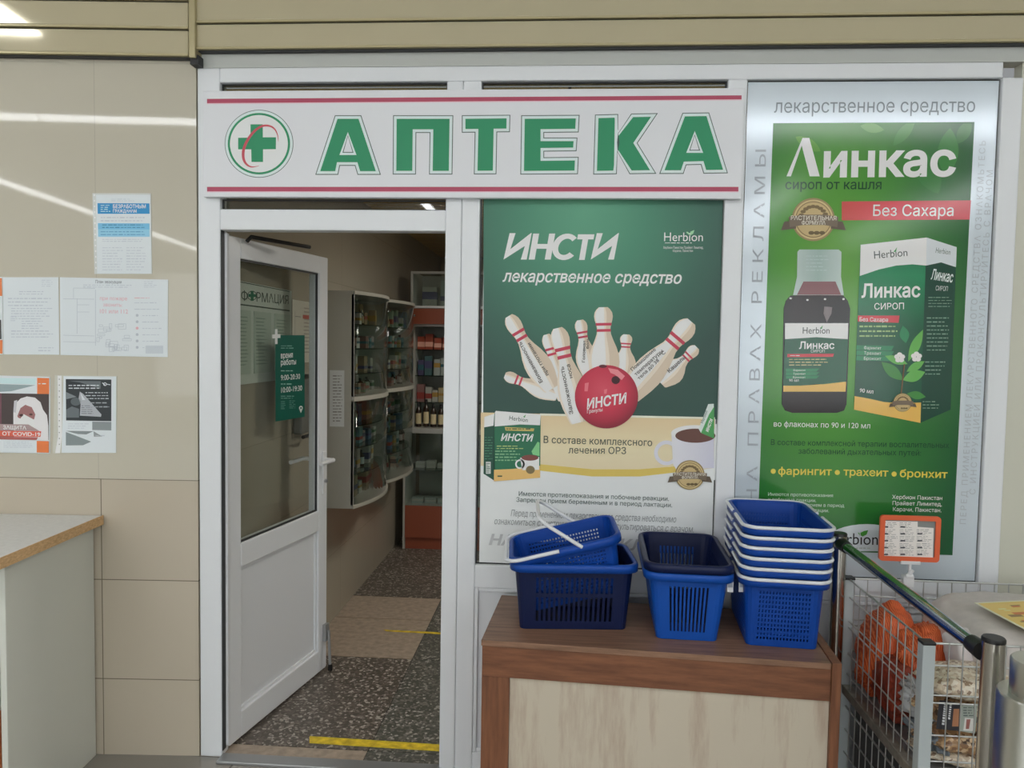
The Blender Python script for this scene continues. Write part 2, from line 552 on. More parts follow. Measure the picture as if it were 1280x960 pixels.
slab('wall_far_right', (6.5, -12, 0), (6.6, 0.3, STORE_H), M_WALL_PLAIN)
# tiled wall left of the shop front
T_LEFT = Matrix.Translation(LEFT.o) @ Matrix.Rotation(TH, 4, 'Z')
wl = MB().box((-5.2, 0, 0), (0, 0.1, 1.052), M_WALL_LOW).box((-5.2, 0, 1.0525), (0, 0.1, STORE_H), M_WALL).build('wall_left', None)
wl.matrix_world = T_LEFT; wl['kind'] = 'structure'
# wall above and to the right of the shop front
slab('wall_back', (-1.35, 0.0, 2.556), (6.5, 0.06, STORE_H), M_STRIP)
slab('wall_right', (1.525, 0.012, 0), (6.5, 0.06, 2.556), M_WALL_PLAIN)


# glossy fascia boards under the ceiling
def fascia(name, plane, a0, a1, z0, heights):
    root = empty(name, plane.pt(0, 0, 0), kind='structure')
    z = z0
    for i, hgt in enumerate(heights):
        b = board(plane, a0, z + 0.005, a1, z + hgt - 0.0085, 0.0, 0.035, M_FASCIA)
        b.build('fascia_board', root, bevel=0.004)
        board(plane, a0, z - 0.004, a1, z + 0.0045, 0.0, 0.040, M_FASCIA_EDGE).build('fascia_lip', root, bevel=0.002)
        board(plane, a0, z - 0.008, a1, z - 0.0045, 0.0, 0.026, M_GASKET).build('fascia_gap', root)
        z += hgt
    return root


fascia('trim_1', SHOP, -1.335, 6.4, 2.612, (0.092, 0.092, 0.2, 0.2))
fascia('trim_2', LEFT, -5.0, -0.012, 2.588, (0.095, 0.098, 0.2, 0.2))
t3 = board(SHOP, -1.352, 2.575, -1.328, 3.2, 0.0, 0.05, M_FASCIA_EDGE).build('trim_3', None, bevel=0.003); t3['kind'] = 'structure'
t4 = board(SHOP, -1.352, 2.555, -1.322, 2.588, 0.0, 0.04, M_BLACK).build('trim_4', None); t4['kind'] = 'structure'

# ------------------------------------------------------------------ pvc shop front
shop = empty('window_1', (0.1, 0.03, 0), kind='structure')
X0, X1 = -1.345, 1.525


def bar(x0, z0, x1, z1, name='window_frame', y0=0.0, y1=0.06, m=None, bevel=0.004, parent=shop):
    return MB().box((x0, y0, z0), (x1, y1, z1), m or M_PVC).build(name, parent, bevel=bevel)


bar(X0, 0, -1.262, 2.556)                       # left jamb
bar(-1.262, 2.504, 1.4575, 2.556)                       # head
bar(-1.262, 1.977, -0.4335, 2.052)              # door head
bar(-0.4335, 0, -0.376, 2.504); bar(-0.375, 0, -0.3105, 2.504)     # double mullion
bar(0.5455, 0, 0.612, 2.504)                    # mullion between the posters
bar(1.4575, 0, X1, 2.504)                       # right jamb
bar(-0.3105, 0.687, 0.5455, 0.772); bar(0.612, 0.69, 1.4575, 0.7705)
bar(-0.3105, 0.0, 0.5455, 0.07); bar(0.612, 0.0, 1.4575, 0.07)
bar(-1.262, 2.40, -0.4335, 2.474); bar(-0.3105, 2.40, 0.5455, 2.474)
bar(-0.3105, 0.07, 0.5455, 0.687, 'lower_panel', 0.016, 0.04, M_PVC_PANEL, 0)
bar(0.612, 0.07, 1.4575, 0.69, 'lower_panel', 0.016, 0.04, M_PVC_PANEL, 0)
bar(-1.262, 2.052, -0.4335, 2.504, 'window_pane', 0.03, 0.036, M_GLASS_DARK, 0)
bar(-0.3105, 2.474, 0.5455, 2.504, 'window_pane', 0.03, 0.036, M_GLASS_DARK, 0)
bar(-0.3105, 0.772, 0.5455, 2.40, 'window_pane', 0.03, 0.036, M_GLASS_DARK, 0)
bar(0.612, 0.7705, 1.4575, 2.504, 'window_pane', 0.03, 0.036, M_GLASS_DARK, 0)
for (a, b, c, d) in ((-0.3105, 0.772, 0.5455, 2.40), (0.612, 0.7705, 1.4575, 2.504), (-1.262, 2.474, -0.4335, 2.504), (-1.262, 2.052, -0.4335, 2.09), (-0.3105, 2.474, 0.5455, 2.504)):
    g = MB(); w = 0.0045
    g.box((a, 0.02, b), (a + w, 0.029, d), M_GASKET); g.box((c - w, 0.02, b), (c, 0.029, d), M_GASKET)
    g.box((a + w, 0.02, b), (c - w, 0.029, b + w), M_GASKET); g.box((a + w, 0.02, d - w), (c - w, 0.029, d), M_GASKET)
    g.build('window_gasket', shop)
bar(-1.262, 0.0, -0.4335, 0.012, 'threshold', -0.05, 0.012, M_GREY, 0.003)
bar(-1.2615, 0.03, -1.250, 1.97, 'door_rebate', 0.03, 0.05, M_PVC, 0.002)
bar(-1.2618, 0.022, -1.259, 1.976, 'window_gasket', 0.004, 0.03, M_GASKET, 0)
for (a, b, c, d) in ((-0.3105, 0.07, 0.5455, 0.687), (0.612, 0.07, 1.4575, 0.69)):
    g = MB(); w = 0.014
    g.box((a, 0.004, b), (a + w, 0.016, d), M_PVC); g.box((c - w, 0.004, b), (c, 0.016, d), M_PVC)
    g.box((a + w, 0.004, b), (c - w, 0.016, b + w), M_PVC); g.box((a + w, 0.004, d - w), (c - w, 0.016, d), M_PVC)
    g.build('glazing_bead', shop, bevel=0.003)

# ------------------------------------------------------------------ open door leaf
door = empty('door_1', DOOR.pt(0, 0, 0), kind='structure')
DW, DZ0, DZ1 = 0.768, 0.012, 1.966
TK = 0.055


def leaf(a0, z0, a1, z1, name='door_frame', y0=-TK, y1=0.0, m=None, bevel=0.004):
    return board(DOOR, a0, z0, a1, z1, y0, y1, m or M_PVC).build(name, door, bevel=bevel)


ST = 0.078
leaf(0, DZ0, ST, DZ1); leaf(DW - ST, DZ0, DW, DZ1)
leaf(ST, DZ1 - ST, DW - ST, DZ1); leaf(ST, 0.69, DW - ST, 0.785); leaf(ST, DZ0, DW - ST, 0.115)
leaf(ST, 0.115, DW - ST, 0.69, 'door_panel', -0.036, -0.018, M_PVC_PANEL, 0)
leaf(ST, 0.785, DW - ST, DZ1 - ST, 'door_pane', -0.03, -0.024, glass('door_glass', (0.93, 0.945, 0.93, 1)), 0)
for (z0, z1, m) in ((0.785, DZ1 - ST, M_GASKET), (0.115, 0.69, M_PVC)):
    g = MB(); w = 0.007 if m is M_GASKET else 0.012
    for q in ((ST, z0, ST + w, z1), (DW - ST - w, z0, DW - ST, z1), (ST + w, z0, DW - ST - w, z0 + w), (ST + w, z1 - w, DW - ST - w, z1)):
        b = board(DOOR, q[0], q[1], q[2], q[3], -0.018, -0.010, m); g.add(b.v, b.f, m)
    g.build('glazing_bead', door)
g = MB()
for s in (1,):
    g.tube([DOOR.pt(DW - 0.035, 1.02, 0.0), DOOR.pt(DW - 0.035, 1.02, 0.05)], 0.010, M_WHITE)
    g.tube([DOOR.pt(DW - 0.035, 1.02, 0.05), DOOR.pt(DW - 0.06, 1.022, 0.055), DOOR.pt(DW - 0.15, 1.018, 0.05)], [0.011, 0.011, 0.009], M_WHITE)
h = g.build('door_handle', door)
board(DOOR, DW - 0.05, 0.86, DW - 0.02, 1.06, 0.0, 0.008, M_WHITE).build('handle_plate', h, local=False, bevel=0.002)
g = MB()
g.tube([DOOR.pt(DW - 0.035, 0.92, 0.008), DOOR.pt(DW - 0.035, 0.92, 0.018)], 0.009, M_GREY)
g.build('lock_cylinder', h)
g = MB()
g.tube([DOOR.pt(DW - 0.035, 1.02, -TK), DOOR.pt(DW - 0.035, 1.02, -TK - 0.05), DOOR.pt(DW - 0.15, 1.018, -TK - 0.05)], 0.010, M_WHITE)
g.build('door_handle', door)
# fold-down foot that holds the door
g = MB()
g.box((-0.018, -0.008, 0.15), (0.018, 0.008, 0.23), M_GREY, Matrix.Translation(DOOR.pt(DW - 0.022, 0, 0.009)) @ Matrix.Rotation(math.atan2(_dv.y, _dv.x), 4, 'Z'))
g.tube([DOOR.pt(DW - 0.02, 0.2, 0.022), DOOR.pt(DW - 0.02, 0.03, 0.03)], 0.007, M_GREY)
fs = g.build('door_stop', door)
MB().tube([DOOR.pt(DW - 0.02, 0.035, 0.03), DOOR.pt(DW - 0.02, 0.006, 0.031)], 0.011, M_BLACK).build('rubber_foot', fs)
for zz in (1.90, 0.985, 0.10):
    MB().tube([(-1.2565, 0.048, zz - 0.045), (-1.2565, 0.048, zz + 0.045)], 0.0055, M_GREY).build('hinge', door)
# door closer arm at the head
g = MB(); g.tube([DOOR.pt(0.1, 1.955, 0.012), DOOR.pt(0.1, 1.972, 0.03), DOOR.pt(0.42, 1.972, 0.10)], 0.008, M_BLACK)
g.build('closer_arm', door)

# ------------------------------------------------------------------ pharmacy room shell
M_INNER = tile_mat('inner_wall_tile', alb(168, 161, 146, 1.1), alb(164, 157, 142, 1.1), alb(150, 142, 128, 1.0), 0.8, 0.38, 0, 0, rough=0.22, mortar=0.0012, plane='YZ')
slab('wall_corridor', (-1.36, 0.115, 0), (-1.28, 5.1, 2.45), M_INNER)
slab('wall_inner_rear', (-1.36, 5.1, 0), (1.7, 5.2, 2.45), M_INNER)
slab('wall_inner_right', (1.7, 0.06, 0), (1.78, 5.2, 2.45), M_INNER)
M_GOLD = tile_mat('gold_slat_ceiling', alb(196, 164, 104, 1.5), alb(188, 156, 98, 1.5), alb(100, 80, 46, 1.0), 5.0, 0.1, 0, 0, rough=0.2, mortar=0.006, plane='XY')
slab('ceiling_inner', (-1.36, 0.06, 2.45), (1.78, 5.2, 2.5), M_GOLD)
# terrazzo floor of dark and light slabs
T_D1 = speckle_mat('dark_terrazzo', (0.1, 0.08, 0.07, 1), ((0, (0.10, 0.085, 0.07, 1)), (0.45, (0.15, 0.125, 0.105, 1)), (0.72, (0.23, 0.20, 0.17, 1)), (0.88, (0.45, 0.41, 0.36, 1))), 95, 0.45)
T_D2 = speckle_mat('greenish_terrazzo', (0.1, 0.1, 0.08, 1), ((0, (0.09, 0.09, 0.075, 1)), (0.5, (0.14, 0.135, 0.115, 1)), (0.75, (0.20, 0.19, 0.165, 1)), (0.9, (0.40, 0.38, 0.34, 1))), 95, 0.45)
T_L = mat('light_stone_slab', (0.42, 0.34, 0.265, 1), 0.4, noise_amt=0.22, noise_scale=30)
M_GROUT = mat('dark_floor_grout', (0.05, 0.045, 0.04, 1), 0.8)
fl = MB(); fl.box((-1.36, 0.0, -0.05), (1.78, 5.2, -0.004), M_GROUT)
rows = ((0.0, 0.1, 1), (0.1, 0.965, 0), (0.965, 1.50, 1), (1.50, 1.88, 1), (1.88, 2.75, 0), (2.75, 3.6, 0), (3.6, 5.2, 0))
cols = ((-1.36, -0.727), (-0.727, 0.10), (0.10, 0.93), (0.93, 1.78))
for (ya, yb, light) in rows:
    for i, (xa, xb) in enumerate(cols):
        m = T_L if (light and i in (0, 2)) else (T_D1 if i % 2 == 0 else T_D2)
        fl.box((xa + 0.002, ya + 0.003, -0.02), (xb - 0.002, yb - 0.003, 0.0), m)
fl = fl.build('floor_pharmacy', None); fl['kind'] = 'structure'

# ------------------------------------------------------------------ lamps
M_TUBE = emis('lamp_tube', (0.97, 0.985, 1.0, 1), LAMP_POWER)


def make_lamp():
    t = empty('ceiling_light', (0, 0, 0))
    MB().box((-0.75, -0.05, 0.03), (0.75, 0.05, STORE_H - 3.12), M_WHITE).build('housing', t, local=True, bevel=0.004)
    MB().box((-0.74, -0.032, 0.0), (0.74, 0.032, 0.03), M_TUBE).build('diffuser', t, local=True)
    return t


lamp0 = make_lamp()
spots = [(x, -2.83 + 0.012 * x, 0.7) for x in (-4.2, -2.68, -1.16, 0.36, 1.88, 3.4)]
spots += [(-5.1, y, 90) for y in (-4.9, -6.42, -7.94, -9.46, -10.98)] + [(4.0, y, 90) for y in (-4.9, -6.42, -7.94)] + [(2.2, y, 90) for y in (-5.6, -7.12, -8.64)] + [(-1.6, y, 90) for y in (-5.2, -6.72, -8.24)]
for i, (x, y, r) in enumerate(spots):
    o = lamp0 if i == 0 else copy_tree(lamp0)
    o.location = (x, y, 3.12); o.rotation_euler = (0, 0, math.radians(r))
    tag(o, 'white linear ceiling lamp hung under the store ceiling', 'lamp', 'linear lamps of the store')
M_PANEL_LIGHT = emis('panel_diffuser', (0.97, 0.985, 1.0, 1), LAMP_POWER * 0.5)
t = empty('ceiling_panel_light', (-2.9, -1.28, STORE_H - 0.03), 'square white ceiling panel lamp mirrored in the beige fascia', 'lamp')
g = MB(); g.box((-0.3, -0.2, 0.0), (0.3, 0.2, 0.03), M_WHITE); g.build('housing', t, local=True)
MB().box((-0.28, -0.18, -0.008), (0.28, 0.18, 0.0), M_PANEL_LIGHT).build('diffuser', t, local=True)
t = empty('ceiling_panel_light', (0.35, 1.6, 2.42), 'unseen fill lamp added inside the pharmacy behind the shop front', 'lamp')  # hidden lamp added to brighten the interior
MB().box((-0.3, -0.3, 0.0), (0.3, 0.3, 0.03), M_WHITE).build('housing', t, local=True)
MB().box((-0.28, -0.28, -0.008), (0.28, 0.28, 0.0), emis('inner_fill_diffuser', (1.0, 0.95, 0.86, 1), INNER_POWER)).build('diffuser', t, local=True)


# ================================================================== sign board
sign = empty('shop_sign', (-0.357, -0.012, 2.09), 'long white sign board with green ringed cross and green lettering above the door', 'sign')
SX0, SX1, SZ0, SZ1 = -1.312, 0.598, 2.09, 2.466
MB().box((SX0, -0.028, SZ0), (SX1, -0.001, SZ1), mat('sign_panel_white', alb(214, 216, 222, 1.25), 0.4)).build('panel', sign, bevel=0.003)
SG = Plane((0, -0.0283, 0), (1, 0, 0), (0, 0, 1), (0, -1, 0))
I_RED, I_GREEN, I_MINT, I_DARK = ink(166, 62, 88), ink(20, 132, 88), ink(204, 234, 222), ink(52, 80, 74)
for y0, y1, y2, y3 in ((123.6, 119.2, 129.0, 124.2), (233.6, 233.6, 239.2, 239.2)):
    x1 = 927 if y0 < 200 else 923
    s = Sheet(SG).poly([(258.8, y0), (x1, y1), (x1, y3), (258.8, y2)], I_RED)
    s.poly([(258.8, y2), (x1, y3), (x1, y3 + 1.2), (258.8, y2 + 1.2)], ink(232, 190, 200))
    printed(s, 'stripe', sign)
s = Sheet(SG)
CX, CY = 323.8, 179.7
s.disc(CX, CY, 42.9, 42.4, I_DARK, 0, n=64).disc(CX, CY, 42.2, 41.7, I_MINT, 1, n=64)
s.disc(CX, CY, 38.9, 38.4, I_GREEN, 2, n=64).disc(CX, CY, 36.2, 35.8, ink(214, 217, 223), 3, n=64)
printed(s, 'ring_emblem', sign)
s = Sheet(SG)
s.poly([(313.4, 155.6), (328.6, 155.6), (328.8, 171.8), (345.2, 171.8), (345.0, 186.6), (329, 186.8), (329, 202.6), (314.6, 202.6), (314.2, 186.8), (297.9, 186.8), (297.9, 172.4), (313.4, 172.2)], I_GREEN, 4)
printed(s, 'cross', sign)
s = Sheet(SG)
KN = [(348.2, 177, 0.3), (347.2, 169, 1.0), (343.5, 161.5, 1.7), (337, 157.6, 2.2), (328, 157.8, 2.6), (319, 163.5, 3.0), (310.5, 174, 3.3), (305, 186.5, 3.4), (304.6, 198, 3.2), (308.5, 205.5, 2.4), (315, 208.8, 1.4), (324, 207.5, 0.3)]
sp = []
for i in range(len(KN) - 1):
    p0, p1, p2, p3 = (Vector(KN[max(0, min(len(KN) - 1, j))]) for j in (i - 1, i, i + 1, i + 2))
    for k in range(5):
        t = k / 5.0; sp.append(0.5 * (2 * p1 + (p2 - p0) * t + (2 * p0 - 5 * p1 + 4 * p2 - p3) * t * t + (3 * p1 - p0 - 3 * p2 + p3) * t ** 3))
sp.append(Vector(KN[-1])); out, inn = [], []
for i, q in enumerate(sp):
    d = sp[min(i + 1, len(sp) - 1)] - sp[max(i - 1, 0)]; n = Vector((-d.y, d.x)).normalized() * q.z * 0.5
    out.append((q.x + n.x, q.y + n.y)); inn.append((q.x - n.x, q.y - n.y))
for i in range(len(sp) - 1): s.poly([out[i], out[i + 1], inn[i + 1], inn[i]], ink(186, 70, 84), 5)
printed(s, 'red_swoosh', sign)


LET = [
    ([(418.7, 144.1), (451.5, 144.1), (476.1, 218.5), (446.9, 218.5), (443.5, 207.3), (425, 207.3), (422.8, 218.5), (394.1, 218.5)], [(434.9, 170.2), (440.6, 190), (429.4, 190)]),
    ([(491.4, 144.1), (566.6, 144.1), (565.5, 218.1), (536.3, 218.1), (537.1, 166.2), (520.4, 166.2), (519.9, 218.1), (490.9, 218.1)], None),
    ([(577.3, 144.1), (637.9, 143.5), (637.4, 165.2), (621.5, 165.4), (620.5, 217.8), (592.3, 218), (593.4, 165.7), (577.3, 165.9)], None),
    ([(651.5, 144.1), (724.5, 143.6), (723.4, 165.5), (680.2, 166), (680.2, 172), (721.8, 172), (720.7, 189), (680.2, 189.5), (680.2, 196.6), (723.4, 196.1), (722.4, 217.7), (650.4, 218.2)], None),
    ([(743.7, 143.3), (772.7, 142.5), (772.7, 166.6), (789, 142), (822.4, 141.4), (797, 178.9), (820.5, 217.2), (786.9, 217.7), (771.8, 189.8), (771, 217.7), (741.5, 218.2)], None),
    ([(853, 141.1), (886.4, 140.6), (909.9, 216.6), (879.3, 217.1), (876, 206), (858, 206.5), (854.4, 217.4), (824, 217.4)], [(868.4, 169.3), (873.8, 187.3), (862.9, 187.3)]),
]
for k, (po, ho) in enumerate(LET):
    s = Sheet(SG)
    for L, d, m in ((0, 0.0, I_DARK), (1, 1.0, I_MINT), (2, 4.5, I_GREEN)):
        rings = [inset(po, d)]
        if ho: rings.append(inset(ho, -d * (0.85 if d > 1 else 1)))
        s.holed(rings, m, L)
    if k == 4:
        s.poly([(768.6, 146), (773.2, 166), (771.5, 189), (767.4, 214)], I_MINT, 3)
        s.poly([(772.6, 165), (774.4, 178), (772.0, 191), (771.3, 178)], I_DARK, 4)
    printed(s, 'letter', sign)

# ================================================================== bowling poster (left window)
SB = Plane((0, 0.014, 0), (1, 0, 0), (0, 0, 1), (0, -1, 0))
post = empty('poster', (0.115, 0.014, 0.79), 'green poster of bowling pins struck by a red ball, above the wooden table', 'poster')
x0a, z1a = SB.px(605.5, 256); x1a = 0.541
I_GBG = gradient('poster_green_blend', [(0.0, (86, 152, 122)), (0.35, (66, 130, 104)), (0.75, (48, 92, 78)), (1.0, (42, 74, 66))], ('R', 0.42, 0.93, 0.72, 0.85))
s_paper = s = Sheet(SB)
s.ab([(x0a, 0.779), (x1a, 0.779), (x1a, 2.10), (x0a, 2.10)], ink(214, 220, 218), 0)
s = Sheet(SB); s.poly([(604.6, 247), (903.6, 247), (897.2, 524), (604.0, 520)], I_GBG, 1); printed(s, 'green_ground', post)
s = Sheet(SB)
s.poly([(601.0, 515.5), (893.5, 522), (892.6, 592), (860, 593), (800, 594), (740, 593), (680, 589), (601.0, 582)], gradient('poster_table_blend', [(0, (208, 192, 160)), (0.5, (222, 205, 170)), (1, (212, 190, 150))], 'Z'), 2)
s.poly([(675, 516.8), (893.4, 521.5), (893.4, 524), (675, 519.5)], ink(236, 226, 200), 3)
s.poly([(673, 580), (740, 586.5), (800, 586.5), (892.4, 579), (892.2, 585), (800, 595.5), (740, 595.5), (673, 588)], ink(206, 182, 92), 4)
s.poly([(601.0, 582), (673, 588), (740, 595.5), (800, 595.5), (892.2, 585), (892, 600), (601.0, 600)], ink(214, 220, 218), 3)
printed(s, 'pictured_table', post)
I_TXT = ink(216, 222, 220)
s = Sheet(SB)
# capitals with slanted cut: И Н С Т И
def IN(x, y, w, h, sl):
    sk = lambda px_, py_: (x + px_ + sl * (h - py_) / h, y + py_)
    return sk
for bx in (630.5, 739.5):
    q = IN(bx, 291.5, 33, 32.5, 5.5)
    s.poly([q(1, 0), q(8.5, 0), q(5.4, 20), q(27.5, 0), q(28.8, 0), q(28.6, 2.5), q(28, 33), q(20.6, 33), q(22.8, 16), q(-1.0, 33)], I_TXT, 3)
q = IN(661, 292, 30, 32, 5.5)
s.poly([q(0, 0), q(7.5, 0), q(7.5, 13), q(20, 13), q(20, 0), q(27.5, 0), q(27.5, 32.5), q(20, 32.5), q(20, 19), q(7.5, 19), q(7.5, 32.5), q(0, 32.5)], I_TXT, 3)
arc_o, arc_i = [], []
for i in range(21):
    a = math.radians(-42 - 276 * i / 20.0)
    arc_o.append((707 + 16.5 * math.cos(a) - 2.5 * math.sin(a), 308.6 + 16.6 * math.sin(a))); arc_i.append((707 + 9.0 * math.cos(a) - 2.5 * math.sin(a), 308.6 + 10.2 * math.sin(a)))
s.poly(arc_o + arc_i[::-1], I_TXT, 4)
q = IN(716.5, 293, 30, 32, 5.5)
s.poly([q(0.5, 0), q(21, 0), q(21, 6.3), q(14.3, 6.3), q(14.3, 32), q(7.2, 32), q(7.2, 6.3), q(0.5, 6.3)], I_TXT, 5)
printed(s, 'headline', post)
s = Sheet(SB); s.text('лекарственное средство', (628, 352.0), (852, 354.5), 14.5, I_TXT, 3, 0.018, 0.22); printed(s, 'subtitle', post)
s = Sheet(SB)
s.text('Herbion', (830, 301.5), (878.5, 301.5), 11.5, I_TXT, 3, 0.0)
s.poly([(862, 294), (863, 289.5), (868, 287.5), (866.5, 292), (863, 294.5)], ink(150, 200, 160), 3); s.poly([(861.5, 294), (857.5, 290.5), (859, 289.5), (861.8, 291.5)], ink(150, 200, 160), 3)
s.bars(831, 878, 302.8, 304.6, 1, I_TXT, 3, 0.6, 2)
s.text('Хербион Пакистан Прайвет Лимитед,', (829, 311), (879, 311), 3.2, I_TXT, 3); s.text('Карачи, Пакистан', (841, 315), (866, 315), 3.2, I_TXT, 3)
printed(s, 'logo', post)

I_PIN_D, I_PIN, I_PIN_L = ink(200, 184, 164), ink(216, 205, 190), ink(228, 224, 216)
I_BAND = ink(182, 56, 78)
PROF = [(0, 0.55), (0.03, 0.85), (0.07, 1.08), (0.12, 1.15), (0.17, 1.08), (0.23, 0.9), (0.29, 0.82), (0.35, 0.88), (0.43, 1.15), (0.53, 1.55), (0.63, 1.8), (0.72, 1.85), (0.82, 1.7), (0.92, 1.42), (0.98, 1.25), (1.0, 1.1)]


def pin(head, base, w, L, fat=1.0, cut=1.0):
    """A printed ninepin from its head to its base (pixels); w is the half width of its neck."""
    H, B = Vector(head), Vector(base); d = B - H; n = Vector((-d.y, d.x)).normalized()
    if n.x < 0: n = -n
    pr = [(t, w * (r if r < 1.16 else 1.16 + (r - 1.16) * fat)) for t, r in PROF if t <= cut]
    pts = lambda k0, k1, t0=0.0, t1=1.0: [tuple(H + d * t + n * (r * k1)) for t, r in pr if t0 <= t <= t1] + [tuple(H + d * t + n * (r * k0)) for t, r in reversed(pr) if t0 <= t <= t1]
    s = Sheet(SB)
    s.poly(pts(-1, 1), I_PIN, L); s.poly(pts(0.35, 1), I_PIN_D, L + 1); s.poly(pts(-0.85, 0.1), I_PIN_L, L + 1)
    for t0, t1 in ((0.205, 0.24), (0.285, 0.32)):
        i0 = 0.95 if t0 < 0.25 else 0.85
        s.poly([tuple(H + d * t0 + n * w * i0), tuple(H + d * t0 - n * w * i0), tuple(H + d * t1 - n * w * (i0 + 0.02)), tuple(H + d * t1 + n * w * (i0 + 0.02))], I_BAND, L + 2)
    printed(s, 'pictured_pin', post)


pin((631, 469), (697, 494), 6.3, 3.0, 1.1)
pin((683, 418), (706, 500), 6.8, 3.13, 1.0)
pin((725, 400), (737, 470), 6.9, 3.26, 1.15)
pin((783, 418), (780, 470), 6.7, 3.39, 1.3)
pin((871, 434), (826, 479), 6.6, 3.52, 1.7)
pin((636, 395), (690, 486), 8.6, 6.0, 1.15)
pin((697, 410), (725, 528), 10.2, 7.13, 0.95)
pin((754, 384), (756, 480), 10.2, 6.26, 1.0)
pin((864, 402), (786, 494), 11.6, 6.39, 0.75)
s = Sheet(SB); I_PT = ink(70, 66, 62)
for tx, a, b, c in (('Болезненность', (678.5, 477), (651.5, 427), 4.6), ('при глотании', (686, 468), (662.5, 428), 4.4), ('Заложенность', (716.5, 517), (704.5, 458), 4.8), ('носа', (716, 472), (712, 455), 4.8),
                    ('Головная', (731, 453), (732, 426), 3.4), ('боль', (736, 436), (736.3, 422), 3.4), ('Повышение', (790.5, 464), (820, 437.5), 4.4), ('температуры', (795, 470), (829, 439.5), 4.4), ('тела до 38', (799, 475), (824, 451), 4.2), ('°C', (827, 446), (832, 441), 4.2),
                    ('Кашель', (836.5, 466), (857, 447.5), 4.8)):
    s.text(tx, a, b, c, I_PT, 12, 0.012)
printed(s, 'pin_lettering', post)
s = Sheet(SB); BX, BY, BR = 758, 495.8, 39.5
s.disc(BX, BY, BR, BR, gradient('ball_blend', [(0.0, (202, 74, 92)), (0.55, (190, 48, 72)), (0.85, (160, 34, 58)), (1.0, (130, 28, 48))], ('R', 0.45, 0.6, 0.58, 0.58)), 13, n=64)
s.poly([(760, 460), (772, 462), (781, 470), (777, 475), (768, 468), (763, 466)], ink(216, 130, 138), 14)
s.poly([(731, 479), (736, 478), (734.5, 489), (730.5, 489)], ink(212, 110, 122), 14)
s.poly([(755, 487), (759, 486), (758, 492), (755, 492)], ink(212, 110, 122), 14)
s.disc(753.5, 457.8, 5, 2, ink(90, 26, 38), 14); s.disc(769.5, 475, 5.3, 5.0, ink(60, 18, 28), 14, n=24)
s.text('ИНСТИ', (733.5, 511), (785, 503), 12.2, ink(236, 230, 230), 15, 0.03, 0.25); s.text('Гранулы', (733.8, 516.5), (753.5, 513.8), 4.6, ink(236, 220, 222), 15, 0.005, 0.2)
printed(s, 'pictured_ball', post)
I_DT = ink(62, 70, 58)
s = s_paper
s.text('В составе комплексного', (679.5, 553.5), (815, 557.5), 8.8, I_DT, 5, 0.004); s.text('лечения ОРЗ', (710.5, 566.5), (782.5, 567.5), 8.6, I_DT, 5, 0.004)
I_D2, I_G2 = ink(58, 80, 74), ink(134, 138, 138)
s.text('Имеются противопоказания и побочные реакции.', (648.5, 619.5), (836, 626), 5.6, I_D2, 5, 0.002); s.text('Запрещен прием беременным и в период лактации.', (645.5, 627), (840, 634), 5.6, I_D2, 5, 0.002)
s.text('Перед применением лекарственного средства необходимо', (638.5, 645), (845, 653), 8.2, I_G2, 5, 0.0, 0.22); s.text('ознакомиться с инструкцией или проконсультироваться с врачом.', (618, 655), (867, 665.5), 8.2, I_G2, 5, 0.0, 0.22)
s.text('НА ПРАВАХ РЕКЛАМЫ', (611, 680.5), (862, 690), 13, ink(176, 178, 180), 5, 0.03, 0.22)
printed(s, 'paper', post)
# medicine carton pictured at the lower left
s = Sheet(SB); I_BOXG, I_BOXD, I_W = ink(34, 104, 74), ink(22, 72, 56), ink(216, 220, 222)
s.poly([(605.5, 521), (618, 517), (618.5, 601), (604.5, 592)], I_BOXD, 6); s.poly([(605.5, 521), (618, 517), (617, 532), (605.2, 534)], I_W, 7)
s.poly([(618, 517), (620, 513.5), (676, 518), (675.2, 597), (617.5, 601.5)], I_BOXG, 6)
s.poly([(618.8, 515), (620, 513.5), (676, 518), (675, 531.5), (650, 530.5), (618.3, 533)], I_W, 7)
s.text('Herbion', (636.5, 524.8), (659.5, 527.6), 5.6, ink(60, 84, 74), 8); s.poly([(654, 521), (657.5, 518), (656, 522)], ink(70, 150, 90), 8)
s.poly([(631, 533.6), (668, 535.5), (667, 539), (632, 538)], ink(186, 168, 96), 8); s.bars(633, 666, 534.6, 537.4, 1, I_BOXD, 9, 0.5, 4)
s.text('ИНСТИ', (626, 550.5), (667, 551.5), 8.6, I_W, 8, 0.03, 0.25)
s.bars(621, 655, 556, 562, 2, ink(170, 190, 120), 8, 0.4, 5); s.bars(619, 652, 562, 577, 4, ink(120, 170, 130), 8, 0.45, 6)
s.poly([(617.6, 587), (640, 586), (660, 584), (675.2, 582), (675.2, 597), (617.5, 601.5)], ink(222, 178, 108), 8)
s.poly([(650, 572), (674, 571), (674, 587), (653, 587.5)], I_W, 9); s.disc(662.5, 572, 10.5, 3.6, ink(120, 66, 60), 10); s.ring(650, 580, 6, 4, I_W, 9, 24)
s.poly([(664.5, 564), (672, 552), (674.5, 553), (674.5, 570), (666, 568)], ink(120, 190, 130), 10)
s.disc(663, 587, 5.5, 5, ink(120, 104, 70), 11); s.rect(607.5, 577, 613.5, 592, ink(190, 196, 192), 8); s.bars(608, 613, 578, 591, 6, I_BOXD, 9, 0.4, 3)
s.bars(606, 616, 545, 575, 9, ink(70, 130, 100), 8, 0.3, 31); s.bars(622, 628, 594, 596, 1, I_BOXD, 9, 0.8, 1)
printed(s, 'pictured_carton', post)
